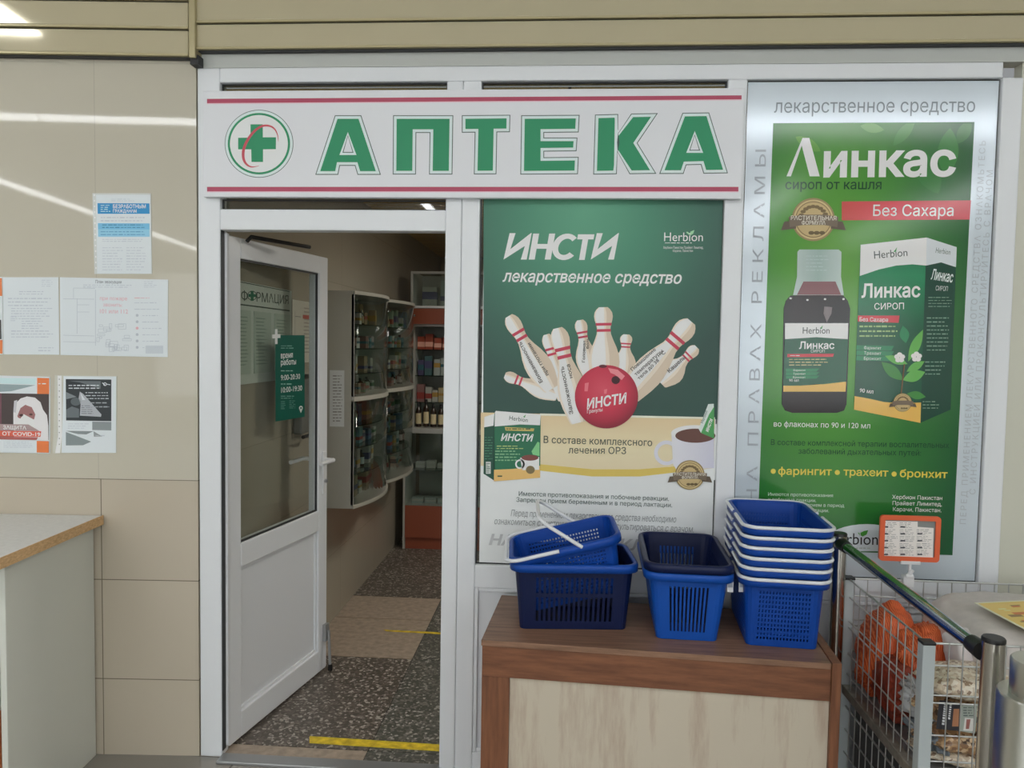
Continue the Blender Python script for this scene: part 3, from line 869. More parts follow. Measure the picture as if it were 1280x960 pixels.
# mug with tea bag
s = Sheet(SB)
s.ring(833, 566, 15.5, 10.8, ink(206, 206, 216), 5, 40)
s.poly([(839, 541), (892.5, 545), (892.3, 585), (846, 588), (841, 580)], gradient('mug_blend', [(0, (226, 226, 234)), (0.4, (208, 208, 220)), (1.0, (190, 190, 206))], 'X'), 6)
s.disc(868, 541.5, 29.3, 10.2, ink(222, 222, 230), 7, 0, 360); s.disc(869, 544.5, 25, 8.8, ink(96, 62, 54), 8)
s.poly([(873, 536), (885, 505), (892, 504.6), (892.3, 547), (876, 541)], ink(206, 216, 212), 9); s.poly([(876, 541), (886, 518), (892.5, 508), (892.3, 548)], ink(72, 150, 84), 10)
s.text('Herbion', (878.5, 529), (884.5, 514), 4, ink(60, 84, 74), 11); s.text('инсти', (885, 540), (891, 524), 5, ink(236, 240, 236), 11, 0.03, 0.2)
s.poly([(893.3, 530), (900, 530), (900, 600), (892, 600)], ink(214, 220, 218), 4)
printed(s, 'pictured_mug', post)


def seal(SBx, cx, cy, r, L, parent, kx=1.0, txt=True):
    s = Sheet(SBx)
    s.disc(cx, cy, r, r, ink(146, 126, 84), L); s.disc(cx, cy, r * 0.92, r * 0.92, ink(196, 176, 128), L + 1); s.disc(cx, cy, r * 0.84, r * 0.84, ink(128, 106, 66), L + 2); s.disc(cx, cy, r * 0.8, r * 0.8, ink(188, 166, 118), L + 3)
    for k in range(9):
        a = math.radians(200 + 17 * k); s.disc(cx + r * 0.6 * math.cos(a), cy + r * 0.6 * math.sin(a), r * 0.13, r * 0.08, ink(112, 92, 58), L + 4 + 0.08 * k, n=10)
    for k in range(3): s.disc(cx - r * 0.1 + k * r * 0.25, cy + r * 0.62, r * 0.14, r * 0.09, ink(100, 84, 52), L + 4, n=10)
    R = ink(112, 98, 82)
    s.poly([(cx - r * 1.5, cy + r * 0.5), (cx - r * 1.35, cy + r * 0.1), (cx - r * 0.8, cy + r * 0.05), (cx - r * 0.8, cy + r * 0.42)], ink(92, 80, 66), L + 4)
    s.poly([(cx + r * 1.5, cy + r * 0.5), (cx + r * 1.35, cy + r * 0.1), (cx + r * 0.8, cy + r * 0.05), (cx + r * 0.8, cy + r * 0.42)], ink(92, 80, 66), L + 4)
    s.poly([(cx - r * 1.15, cy - r * 0.12), (cx - r * 0.5, cy - r * 0.22), (cx + r * 0.5, cy - r * 0.22), (cx + r * 1.15, cy - r * 0.12), (cx + r * 1.1, cy + r * 0.36), (cx + r * 0.5, cy + r * 0.26), (cx - r * 0.5, cy + r * 0.26), (cx - r * 1.1, cy + r * 0.36)], R, L + 5)
    if txt:
        s.text('РАСТИТЕЛЬНАЯ', (cx - r * 1.05, cy + r * 0.02), (cx + r * 1.05, cy + r * 0.04), r * 0.2, ink(216, 210, 196), L + 6, 0.01); s.text('ФОРМУЛА', (cx - r * 0.55, cy + r * 0.24), (cx + r * 0.55, cy + r * 0.24), r * 0.18, ink(216, 210, 196), L + 6, 0.01)
    printed(s, 'pictured_seal', parent)


seal(SB, 862, 593.5, 18.5, 12, post)

# ================================================================== syrup poster (right window)
SC = Plane((0, 0.016, 0), (1, 0, 0), (0, 0, 1), (0, -1, 0))
syr = empty('poster', (1.03, 0.016, 0.775), 'silver edged green poster of a cough syrup bottle and carton in the right window', 'poster')
G = 0.13
def gi(r, g, b): return ink(r, g, b, G)
s_sil = s = Sheet(SC); x0b = 0.6165; x1b = 1.4535
s.ab([(x0b, 0.775), (x1b, 0.775), (x1b, 2.4985), (x0b, 2.4985)], mat('silver_sheet', alb(196, 206, 214, 1.2), 0.16, metal=0.15), 0)
GQ = [(966.5, 154), (1218, 152.5), (1190.5, 694), (946, 686)]
LK = 0; s_gr = s = Sheet(SC); s.poly(GQ, gradient('syrup_green_blend', [(0.0, (96, 152, 58)), (0.3, (76, 142, 52)), (0.62, (46, 112, 48)), (1.0, (24, 82, 46))], ('R', 0.32, 0.62, 0.78, 0.9), G), 1)
for (cx, cy, L_, w, a, c) in ((1130, 166, 42, 14, -50, (64, 132, 58)), (1160, 215, 60, 30, 65, (50, 118, 54)), (1185, 190, 60, 26, 95, (52, 124, 56)), (1090, 160, 30, 12, 10, (84, 146, 62)), (1205, 165, 34, 16, 120, (48, 114, 54)), (1010, 180, 36, 14, 30, (90, 150, 60))):
    pts = []
    for i in range(24):
        t = i / 12.0; u_ = t if t <= 1 else 2 - t; sgn = 1 if t <= 1 else -1
        x = (u_ - 0.5) * L_; y = sgn * w * 0.5 * math.sin(math.pi * u_) ** 0.8
        ca, sa = math.cos(math.radians(a)), math.sin(math.radians(a)); pts.append((min(1215, cx + x * ca - y * sa), max(154.5, cy + x * sa + y * ca)))
    s.poly(pts, gi(*c), 1.2 + 0.2 * LK); LK += 1
I_GR = gi(116, 124, 130)
s = s_sil; s.text('лекарственное средство', (967.5, 141), (1218.5, 140), 17.2, I_GR, 2, 0.0)
s = Sheet(SC); wt = gi(222, 228, 230)
s.poly([(983, 220.5), (1003, 172.5), (1011.5, 172.5), (1024.5, 220.5), (1012, 220.5), (1002, 182), (988.5, 220.5)], wt, 3)
s.text('инкас', (1029, 220.5), (1194.5, 219), 40, wt, 3, 0.03)
printed(s, 'headline', syr)
s = Sheet(SC); s.text('сироп от кашля', (981.5, 236.5), (1101.5, 236.5), 12, gi(22, 66, 38), 3, 0.008)
s.poly([(1052, 252), (1213.6, 250.5), (1211.8, 274.5), (1052, 275.5)], gradient('red_band_blend', [(0, (110, 138, 58)), (0.28, (196, 84, 78)), (0.6, (206, 66, 80)), (1, (198, 84, 92))], 'X', G), 3)
s.text('Без Сахара', (1091, 270), (1191.5, 270), 14, gi(236, 232, 232), 4, 0.006); printed(s, 'subtitle', syr)
seal(SC, 1016.5, 274.5, 27, 4, syr)
# vertical silver lettering
s = s_sil
s.text('НА ПРАВАХ РЕКЛАМЫ', (945.5, 628), (957.5, 187), 13, gi(150, 156, 164), 2, 0.0, 0, 1.5)
I_V = gi(158, 164, 170)
s.text('ПЕРЕД ПРИМЕНЕНИЕМ ЛЕКАРСТВЕННОГО СРЕДСТВА ОЗНАКОМЬТЕСЬ', (1207, 655), (1232, 176), 7.6, I_V, 2, 0.0, 0, 1.3); s.text('С ИНСТРУКЦИЕЙ ИЛИ ПРОКОНСУЛЬТИРУЙТЕСЬ С ВРАЧОМ', (1219, 618), (1241, 213), 7.6, I_V, 2, 0.0, 0, 1.3)
printed(s, 'silver_sheet', syr)
# bottle
s = Sheet(SC); BK = gi(34, 22, 24)
s.poly([(979.5, 385), (982, 376), (988, 369.5), (1054, 369.5), (1059.5, 376), (1062.5, 386), (1058, 505), (1055, 513), (1046, 516), (990, 516), (981, 513), (977, 505)], gradient('bottle_blend', [(0, (8, 4, 5)), (0.2, (30, 14, 16)), (0.6, (22, 10, 12)), (1.0, (8, 4, 5))], 'X', G), 4)
s.poly([(995, 369.5), (1006, 345), (1043, 345), (1053, 369.5)], gi(100, 44, 50), 5)
s.poly([(996.5, 315), (999, 312), (1048, 312), (1051.5, 315), (1051, 346), (1054.5, 369), (991, 369), (996, 346)], gradient('cap_blend', [(0, (186, 198, 196)), (0.5, (150, 172, 166)), (1.0, (190, 202, 200))], 'X', G), 6)
s.poly([(1004, 352), (1044, 352), (1051, 368.5), (996, 368.5)], gi(128, 84, 88), 7); s.bars(1007, 1036, 318, 340, 5, gi(176, 192, 190), 7, 0.3, 8)
for hx, hy in ((988, 373), (1009, 375), (1031, 374), (1054, 374)): s.disc(hx, hy, 1.6, 1.2, gi(220, 220, 220), 7, n=10)
s.poly([(1030, 383), (1040, 384), (1039, 392), (1033, 403), (1029, 392)], gi(120, 110, 112), 7)
s.poly([(981, 404), (1060, 404), (1059.5, 424), (1020, 422), (981, 424)], wt, 7)
s.poly([(980.5, 424), (1020, 421.5), (1059.5, 424), (1057, 482), (1020, 480), (978.5, 484)], gi(20, 86, 60), 8)
s.poly([(978.8, 482), (1000, 482), (1030, 480), (1057.2, 477), (1056.6, 489.5), (978.6, 489.5)], gi(222, 176, 92), 9)
s.text('Herbion', (1003, 417), (1036.5, 417), 8.5, gi(74, 82, 80), 9); s.poly([(1024.5, 411), (1028, 406.5), (1027, 411)], gi(70, 150, 90), 9)
s.text('Линкас', (998.5, 436), (1042.5, 436), 9, wt, 9, 0.02); s.text('СИРОП', (1013, 440.5), (1030.5, 440.5), 3.4, wt, 9)
s.poly([(984, 442.5), (1042, 442), (1041, 446), (983.5, 446.5)], gi(196, 56, 66), 9); s.bars(987, 1004, 443.5, 445.5, 1, wt, 10, 0.5, 2)
s.bars(986, 1036, 447.5, 458, 3, gi(190, 180, 130), 9, 0.4, 3)
for k, tx in enumerate(('Фарингит', 'Трахеит', 'Бронхит')):
    yy = 464 + 4.4 * k; s.poly([(982, yy - 3), (1024, yy - 3.4), (1020, yy + 0.4), (982, yy + 0.6)], gi(34, 128, 82), 9); s.text(tx, (991, yy), (1006.5, yy), 2.6, wt, 10)
s.text('90 мл', (986, 477), (998, 477), 3.6, wt, 10)
printed(s, 'pictured_bottle', syr)
# carton
s = Sheet(SC)
s.poly([(1075.5, 306), (1158, 297), (1150, 528.5), (1067, 512)], gradient('carton_blend', [(0.0, (16, 72, 54)), (0.5, (18, 86, 58)), (0.8, (34, 130, 88)), (1, (24, 92, 66))], 'Z', G), 4)
s.poly([(1158, 297), (1195.5, 309), (1188, 512), (1150, 528.5)], gi(16, 64, 50), 4)
s.poly([(1075.5, 306), (1158, 297), (1157.5, 332), (1140, 330.5), (1120, 332), (1098, 337), (1074.5, 345)], wt, 5); s.poly([(1158, 297), (1195.5, 309), (1194.6, 334), (1176, 328), (1157.5, 332)], gi(200, 206, 210), 5)
s.text('Herbion', (1092.5, 323.5), (1134, 320), 10, gi(66, 76, 74), 6); s.poly([(1116.5, 315), (1121, 309), (1119.5, 315)], gi(70, 150, 90), 6); s.text('Herbion', (1169, 316), (1187, 318.5), 7, gi(90, 110, 100), 6)
s.text('Линкас', (1076.5, 372), (1150, 371), 17, wt, 6, 0.025); s.text('СИРОП', (1092.5, 387), (1129.5, 386.5), 8, wt, 6, 0.005)
s.text('Линкас', (1163, 349), (1190, 353), 13, gi(206, 216, 214), 6, 0.02); s.text('СИРОП', (1169, 363), (1184, 364), 6, gi(196, 206, 204), 6)
s.poly([(1072.2, 394.5), (1124, 394.5), (1123, 403.5), (1071.8, 402)], gi(200, 62, 72), 6); s.text('Без Сахара', (1074, 401.5), (1109.5, 402.2), 5, wt, 7, 0.01)
s.bars(1074, 1126, 405, 423, 3, gi(150, 180, 120), 6, 0.4, 11)
for k, tx in enumerate(('Фарингит', 'Трахеит', 'Бронхит')):
    yy = 436.5 + 6.6 * k; s.poly([(1070.5, yy - 5), (1117, yy - 4), (1114, yy + 1.8), (1070, yy + 0.6)], gi(32, 126, 82), 6); s.text(tx, (1079.5, yy), (1101, yy + 0.6), 4, wt, 7)
LK = 0; LG, LG2 = gi(96, 168, 80), gi(58, 128, 58)
for (cx, cy, L_, w, a, c) in ((1144, 432, 44, 12, -65, LG), (1130, 418, 22, 12, 80, gi(40, 130, 84)), (1115, 464, 36, 14, 40, LG2), (1142, 470, 30, 14, -20, LG), (1120, 450, 30, 10, 20, LG), (1145, 494, 24, 10, 10, LG2), (1144, 458, 26, 10, -30, LG)):
    ca, sa = math.cos(math.radians(a)), math.sin(math.radians(a))
    pts = [(cx + (t - 0.5) * L_ * ca - sg * w * 0.5 * math.sin(math.pi * t) * sa, cy + (t - 0.5) * L_ * sa + sg * w * 0.5 * math.sin(math.pi * t) * ca) for sg, ts in ((1, range(13)), (-1, range(11, 0, -1))) for t in [k / 12.0 for k in ts]]
    s.poly(pts, c, 6.3 + 0.2 * LK); LK += 1
s.line((1130, 455), (1126, 492), 1.6, gi(106, 80, 50), 8)
for fx, fy in ((1124, 447), (1145, 446)):
    for k in range(5):
        a = math.radians(72 * k - 90); s.disc(fx + 3.6 * math.cos(a), fy + 3.6 * math.sin(a), 3.4, 3.0, gi(232, 214, 212), 9 + 0.2 * k, n=14)
s.text('90 мл', (1074, 490), (1091, 492), 5, wt, 7, 0.01)
s.poly([(1067.8, 495), (1085, 498), (1105, 502.5), (1128, 504), (1150.8, 503), (1150, 528.5), (1067, 512)], gi(222, 174, 88), 8)
s.bars(1160, 1190, 370, 385, 4, gi(110, 150, 130), 6, 0.3, 12); s.bars(1158, 1188, 395, 440, 9, gi(110, 150, 130), 6, 0.3, 13); s.bars(1156, 1182, 450, 470, 4, gi(110, 150, 130), 6, 0.3, 14); s.bars(1153, 1175, 500, 512, 3, gi(110, 150, 130), 6, 0.3, 15)
printed(s, 'pictured_carton', syr)
seal(SC, 1127.5, 503, 11.5, 12, syr, txt=False)
s = s_gr
s.text('во флаконах по 90 и 120 мл', (967, 533), (1087.5, 535.5), 6.8, gi(216, 226, 214), 3, 0.003)
s.text('В составе комплексной терапии воспалительных', (963.5, 556), (1186, 560), 7, gi(20, 62, 40), 3, 0.0); s.text('заболеваний дыхательных путей:', (998, 567), (1151, 569.5), 7, gi(20, 62, 40), 3, 0.0)
YL = gi(206, 190, 74)
s.disc(966.5, 589, 3.2, 3.2, YL, 3, n=16); s.text('фарингит', (972.5, 593), (1039.5, 594), 9.4, YL, 3, 0.018); s.disc(1046.5, 590.5, 3.2, 3.2, YL, 3, n=16); s.text('трахеит', (1054, 594), (1110, 595.5), 9.4, YL, 3, 0.018); s.disc(1117.5, 592.5, 3.2, 3.2, YL, 3, n=16); s.text('бронхит', (1124.5, 596), (1184, 597.5), 9.4, YL, 3, 0.018)
for k, tx in enumerate(('Имеются противопоказания', 'и побочные реакции.', 'Противопоказан прием в период', 'беременности и лактации.')):
    s.text(tx, (960, 619.5 + 6.3 * k), (960 + (81, 60, 95, 76)[k], 621.3 + 6.3 * k), 4.2, gi(196, 214, 198), 3)
for k, tx in enumerate(('Хербион Пакистан', 'Прайвет Лимитед,', 'Карачи, Пакистан.')):
    s.text(tx, (1115 + 0.5 * k, 623.5 + 7.6 * k), (1177.5 - 0.5 * k, 625 + 7.6 * k), 5, gi(216, 226, 214), 3)
s.poly([(1028 + 55 + 62 * math.cos(math.radians(a)), 689 + 34 * math.sin(math.radians(a))) for a in range(180, 361, 9)], gi(202, 210, 214), 3)
s.text('Herbion', (1036, 680), (1097, 681), 15, gi(44, 46, 50), 4, 0.0)
s.poly([(1076, 669), (1075, 666), (1080, 663.5), (1085, 662.5), (1083, 668), (1078, 670.5)], gi(76, 150, 62), 5); s.poly([(1075, 670), (1072, 665.5), (1074, 666)], gi(76, 150, 62), 5)
s.bars(1040, 1096, 684, 686, 1, gi(150, 156, 150), 4, 0.5, 9)
printed(s, 'green_ground', syr)


# ================================================================== notices on the tiled wall
NL = Plane(LEFT.pt(0, 0, 0.002), LEFT.ux, LEFT.uz, LEFT.n)
I_PAPER, I_BLUE, I_LB, I_GT = ink(206, 213, 222), ink(36, 134, 190), ink(138, 192, 222), ink(184, 191, 200)
I_ORG = ink(222, 122, 72)


def notice(quad, label, m=I_PAPER, name='wall_notice'):
    cs = [NL.px(*p) for p in quad]
    a = sum(c[0] for c in cs) / 4; b = min(c[1] for c in cs)
    root = empty(name, NL.pt(a, b, 0), label, 'notice')
    mb = MB(); vs = [NL.pt(x, y, -0.0015) for x, y in cs] + [NL.pt(x, y, 0.0) for x, y in cs]
    mb.add(vs, [(0, 1, 2, 3), (4, 5, 6, 7), (0, 1, 5, 4), (1, 2, 6, 5), (2, 3, 7, 6), (3, 0, 4, 7)], m)
    mb.build('sheet', root)
    return root


# blue headed notice in a punched sleeve
n = notice([(115.5, 241.5), (188.5, 241.5), (190, 342.5), (118, 342.5)], 'white notice with two blue bands in a punched sleeve, highest on the tiled wall', mat('clear_sleeve_grey', alb(196, 200, 198), 0.2))
s = Sheet(NL); s.poly([(120, 243.5), (188, 243.5), (189.5, 342), (121.5, 342)], I_PAPER, 1)
for k in range(14): s.disc(118 + 0.15 * k, 244 + 7 * k, 0.9, 1.2, ink(226, 228, 226), 1, n=8)
s.bars(139, 172, 248, 252, 2, I_GT, 2, 0.4, 2)
s.poly([(122, 254), (186.8, 254.3), (187, 267.3), (122.2, 267.3)], I_BLUE, 2)
s.text('БЕЗРАБОТНЫМ', (141.5, 260.3), (182.5, 260.3), 4.6, ink(226, 236, 242), 3, 0.02); s.text('ГРАЖДАНАМ', (141.5, 265.8), (171, 265.8), 4, ink(226, 236, 242), 3, 0.02); s.bars(126, 138.5, 255.5, 265.5, 4, ink(180, 214, 232), 3, 0.4, 3)
s.bars(126, 183, 270, 278, 2, I_GT, 2, 0.35, 4, 0.1)
s.poly([(122.5, 279), (187, 279.3), (187.1, 286.8), (122.6, 286.5)], ink(112, 180, 214), 2); s.poly([(122.6, 286.5), (187.1, 286.8), (187.2, 296), (122.8, 296)], I_LB, 2)
s.bars(128, 182, 279.6, 286, 2, ink(66, 132, 170), 3, 0.4, 5, 0.1); s.bars(126, 184, 288, 295, 2, ink(90, 150, 186), 3, 0.35, 6, 0.1)
s.bars(128, 182, 298, 303, 2, I_GT, 2, 0.4, 7, 0.2); s.bars(128, 154, 308, 339, 9, I_GT, 2, 0.3, 8); s.bars(158, 184, 308, 339, 9, I_GT, 2, 0.3, 9)
printed(s, 'printing', n)
# typed page
n = notice([(3.5, 346.5), (73, 346.5), (74, 443.5), (4.5, 443)], 'plain white typed page fixed left of the floor plan sheet')
s = Sheet(NL); s.bars(52, 66, 349, 359, 4, I_GT, 1, 0.3, 11); s.bars(24, 58, 363, 369, 2, I_GT, 1, 0.4, 12, 0.2); s.bars(10, 68, 371, 384, 3, I_GT, 1, 0.35, 13); s.bars(14, 68, 384, 400, 5, I_GT, 1, 0.35, 14)
s.bars(27, 56, 397, 412, 5, I_GT, 1, 0.4, 15); s.bars(13, 22, 395, 402, 3, I_GT, 1, 0.4, 16); s.bars(14, 70, 412, 423, 3, I_GT, 1, 0.35, 17); s.bars(48, 68, 433, 440, 2, I_GT, 1, 0.4, 18)
printed(s, 'printing', n)
# floor plan
n = notice([(74.8, 346.5), (210, 349.5), (209.5, 446.5), (75.5, 443.8)], 'wide white evacuation plan sheet with red words in its middle')
s = Sheet(NL); s.text('План эвакуации', (119.5, 354), (152, 354.4), 4, ink(120, 128, 136), 1, 0.01); s.bars(104, 166, 355, 360, 2, I_GT, 1, 0.4, 21, 0.1, 0.006); s.bars(180, 196, 351, 360, 4, I_GT, 1, 0.3, 22)
I_RD = ink(208, 166, 174)
s.text('при пожаре', (125, 375), (159, 375.5), 4.6, I_RD, 1, 0.0); s.text('звонить:', (129, 383), (153, 383.4), 4.6, I_RD, 1); s.text('101 или 112', (125, 391.5), (160, 392), 5.4, I_RD, 1)
I_LN = ink(176, 184, 192)
for p, q in (((96.5, 373), (96.5, 417)), ((79, 373.5), (118, 374)), ((92, 360), (92, 373)), ((92, 360), (119, 360.5)), ((97, 381), (112, 381)), ((97, 390), (112, 390)), ((79, 419), (118, 420)), ((79, 427), (120, 428)), ((119.5, 362), (119.5, 432))):
    s.line(p, q, 0.5, I_LN, 1)
R = random.Random(5)
for k in range(34):
    x, y = R.uniform(106, 156), R.uniform(400, 436)
    if (x - 140) ** 2 / 700 + (y - 418) ** 2 / 380 > 1: continue
    w, h = R.uniform(3, 12), R.uniform(2, 7)
    for p, q in (((x, y), (x + w, y)), ((x, y), (x, y + h)), ((x + w, y), (x + w, y + h)), ((x, y + h), (x + w, y + h))): s.line(p, q, 0.45, I_LN, 1)
s.bars(168, 194, 371, 374, 1, I_RD, 1, 0.3, 23)
for k in range(8):
    y = 377 + 8 * k; s.bars(178 if k > 1 else 168, 203, y, y + 3, 1, I_GT, 1, 0.35, 24 + k)
    if k > 1: s.disc(171.5, y + 1.2, 1.8, 1.8, (I_RD if k in (4,) else I_LN), 1, n=12)
s.rect(182, 432, 204, 442, ink(190, 198, 204), 1)
printed(s, 'printing', n)
# orange edged sheet cut by the left border
n = notice([(-45, 345), (3, 346.2), (3.8, 443), (-45, 442)], 'orange edged sheet at the far left beside the typed page')
s = Sheet(NL); s.poly([(-43, 347), (2.4, 347.6), (2.8, 370), (-43, 369)], I_ORG, 1); s.poly([(-43, 424), (3.2, 425), (3.2, 442), (-43, 441)], I_ORG, 1); s.poly([(-43, 390), (1.5, 400), (2.0, 424), (-43, 423)], ink(60, 60, 62), 1); s.disc(-18, 388, 17, 15, ink(206, 180, 150), 2)
printed(s, 'printing', n)
# covid notice
n = notice([(-34, 468.5), (62.5, 471), (62.5, 567), (-34, 565)], 'notice with a person in white hood and mask under orange corner blocks')
s = Sheet(NL); I_OR2 = ink(222, 118, 66)
s.poly([(-34, 479), (44, 481.5), (14, 489), (-34, 492)], ink(140, 156, 160), 1); s.poly([(-33, 472), (45, 473), (44.5, 480.5), (-33, 478.5)], ink(190, 214, 224), 1)
s.poly([(46.5, 472.3), (61.5, 472.6), (61.5, 492.6), (46.5, 492.3)], I_OR2, 1); s.bars(48, 60, 478.5, 480.8, 1, I_PAPER, 2, 0.6, 41)
s.poly([(-33, 491), (61.3, 492.5), (61.3, 550), (-33, 548)], ink(72, 62, 62), 1); s.poly([(-33, 491), (2, 491.6), (2, 530), (-33, 529)], ink(110, 70, 82), 2)
s.poly([(17, 545), (17, 516), (20, 504), (26, 498), (34, 495.5), (44, 497), (51, 503), (54, 512), (59, 519), (60.5, 532), (60.8, 550), (20, 549)], ink(216, 214, 216), 3)
s.poly([(22, 520), (26, 510), (32, 506), (40, 509), (44.5, 518), (43, 524), (30, 525), (23, 522)], ink(150, 104, 104), 4); s.poly([(21, 530), (30, 517.5), (42, 524), (45, 534), (36, 541), (22, 539)], ink(228, 226, 228), 5)
s.disc(27, 519, 2.6, 1.6, ink(70, 44, 44), 5, n=12); s.disc(39, 518, 2.2, 1.4, ink(90, 60, 58), 5, n=12); s.poly([(18, 501), (22, 500), (20, 516), (17, 515)], ink(190, 190, 194), 4)
s.poly([(-33, 529.5), (36, 530.5), (50, 538.8), (-33, 537.3)], ink(164, 142, 142), 6)
s.text('ЗАЩИТА', (4.5, 536.3), (33.5, 536.8), 4.6, ink(232, 228, 226), 7, 0.02)
s.poly([(-33, 537.5), (52, 539), (51, 546), (-33, 545)], ink(208, 96, 78), 6); s.text('ОТ COVID-19', (3.5, 544), (51, 545), 4.6, ink(240, 226, 216), 7, 0.025)
s.poly([(-33, 545), (48, 546.5), (46, 550), (-33, 548.5)], ink(170, 96, 92), 6)
s.poly([(-33, 549.5), (47, 550.5), (47, 566), (-33, 564)], I_PAPER, 6); s.bars(5, 44, 551.5, 560, 4, I_GT, 7, 0.3, 42); s.poly([(46.5, 551), (61.5, 551.4), (61.5, 565.8), (46.5, 565.4)], I_OR2, 7)
printed(s, 'printing', n)
# black and white leaflet in a punched sleeve
n = notice([(68.5, 469), (146, 470.2), (145.5, 566.5), (66, 566.5)], 'black and white printed sheet with a jagged triangle, right of the orange cornered notice', mat('clear_sleeve', alb(190, 190, 180), 0.2))
s = Sheet(NL); s.poly([(79.5, 470.2), (145.3, 470.6), (145, 566), (77, 566)], I_PAPER, 1); s.poly([(72, 469.5), (77, 469.5), (77.5, 545), (75, 566.5), (69, 566.5), (72.5, 545)], ink(216, 220, 218), 1)
for k in range(12): s.disc(74.3, 474 + 7.4 * k, 0.6, 0.8, ink(120, 122, 118), 2, n=8)
BKI = ink(44, 50, 54); MG = ink(120, 128, 132)
s.poly([(82.3, 473.8), (139.3, 474.4), (139.3, 526.5), (82.8, 525.5)], BKI, 2); s.bars(86, 125, 480, 487, 2, ink(190, 196, 200), 3, 0.45, 51, 0.1); s.poly([(86, 476), (126, 476.5), (126, 486), (100, 478)], ink(96, 104, 108), 2.5)
s.bars(107, 138, 489, 500, 3, ink(176, 184, 188), 3, 0.35, 52, 0.1); s.bars(112, 138, 501, 511, 2, ink(150, 158, 162), 3, 0.3, 53, 0.2)
s.poly([(83, 490), (96, 496), (83, 499)], MG, 3); s.poly([(100, 489.5), (104, 492), (127, 518), (126.5, 521), (100, 519.5), (101, 505), (98.5, 498)], ink(168, 172, 178), 3); s.poly([(101, 491), (107, 500), (103, 500)], ink(204, 208, 212), 4); s.bars(102, 118, 506, 518, 5, ink(110, 114, 120), 4, 0.4, 54)
s.disc(95, 502, 6.5, 5, ink(86, 94, 98), 3, n=20); s.poly([(83, 512), (90, 508), (99, 511), (99, 522), (83, 522)], ink(98, 106, 110), 3)
s.line((128, 478.5), (131.5, 481), 0.9, I_PAPER, 3); s.ring(131.5, 480.2, 2.2, 1.3, I_PAPER, 3, 16); s.line((133, 480), (138, 481), 0.9, I_PAPER, 3)
s.poly([(115.5, 527), (139.3, 527.3), (139.3, 538), (115.5, 537.5)], ink(132, 140, 142), 2); s.bars(85, 113, 528.5, 536.5, 3, I_GT, 2, 0.35, 55)
s.poly([(82.5, 538.5), (117, 539), (108, 543), (97, 542.5)], ink(128, 136, 138), 2); s.poly([(82.5, 540), (96, 545), (114, 552), (104, 556.5), (82.5, 556.8)], ink(124, 134, 136), 2); s.poly([(117, 539), (128, 545.5), (117.5, 545.8)], ink(140, 146, 148), 2)
s.bars(119, 137, 543, 546, 1, I_GT, 2, 0.4, 56)
printed(s, 'printing', n)

# ================================================================== pale counter at the left
M_CTR = mat('pale_grey_board', alb(180, 182, 175, 1.7), 0.4)
M_CTR_TOP = mat('white_stone_top', alb(196, 197, 196, 1.35), 0.3, noise_amt=0.06, noise_scale=60)
M_EDGE = wood_mat('raw_board_edge', alb(168, 132, 92, 1.5), alb(206, 172, 128, 1.5), 'Y', 0.6, 60, 3)
CT = LEFT.pt(-0.352, 0, 0)
ctr = empty('counter', CT, 'pale grey counter with white top and raw brown edge at the left', 'counter')
TC = Matrix.Translation(CT) @ Matrix.Rotation(TH, 4, 'Z')
g = MB(); g.box((-1.4, -0.612, 0.884), (-0.002, -0.004, 0.916), M_CTR_TOP, TC); g.build('worktop', ctr, bevel=0.002)
g = MB(); g.box((-0.002, -0.612, 0.882), (0.001, -0.004, 0.917), M_EDGE, TC); g.box((-1.4, -0.615, 0.882), (0.001, -0.612, 0.917), M_EDGE, TC); g.build('edge_band', ctr)
g = MB(); g.box((-0.055, -0.505, 0.0), (-0.035, -0.008, 0.8835), M_CTR, TC); g.build('side_panel', ctr, bevel=0.002)
g = MB(); g.box((-1.4, -0.49, 0.0), (-0.056, -0.02, 0.06), M_CTR, TC); g.box((-1.4, -0.03, 0.0601), (-0.056, -0.012, 0.88), M_CTR, TC); g.build('carcass', ctr)
M_ORB = mat('orange_board', alb(196, 120, 72), 0.45)
for k, (z0, z1, m) in enumerate(((0.70, 0.875, M_CTR), (0.42, 0.69, M_CTR), (0.07, 0.41, M_ORB))):
    g = MB(); g.box((-0.62, -0.512, z0), (-0.062, -0.4925, z1), m, TC); d = g.build('drawer' if k < 2 else 'cupboard_front', ctr, bevel=0.002)
    g = MB(); g.box((-0.40, -0.532, (z0 + z1) / 2 - 0.006), (-0.28, -0.5125, (z0 + z1) / 2 + 0.006), M_GREY, TC); g.build('handle', d, bevel=0.002)

# ================================================================== wooden table with pale inset front
M_WOOD = wood_mat('brown_wood_top', alb(100, 73, 56, 1.45), alb(128, 97, 77, 1.5), 'X', 0.42, 5, 12, lo=0.35, hi=0.65)
M_WOODF = wood_mat('brown_wood_front', alb(100, 62, 42, 1.25), alb(126, 82, 56, 1.3), 'X', 0.45, 5, 12, lo=0.35, hi=0.65)
M_WOODV = wood_mat('brown_wood_upright', alb(100, 62, 42, 1.25), alb(126, 82, 56, 1.3), 'Z', 0.45, 5, 12, lo=0.35, hi=0.65)
M_CREAM = wood_mat('cream_wood', alb(170, 152, 134, 1.22), alb(190, 180, 162, 1.22), 'Z', 0.5, 1.7, 8, lo=0.36, hi=0.5)
DA = math.atan2(-0.065, 1.03)
DP = Vector((-0.2345, -0.47, 0))
TD = Matrix.Translation(DP) @ Matrix.Rotation(DA, 4, 'Z')
desk = empty('display_table', TD @ Vector((0.52, 0.21, 0)), 'brown wooden table with cream inset front carrying blue baskets', 'table')
DWd, DDp, DH = 1.045, 0.425, 0.68
TD_ = lambda lo, hi, m, g: g.box(lo, hi, m, TD)
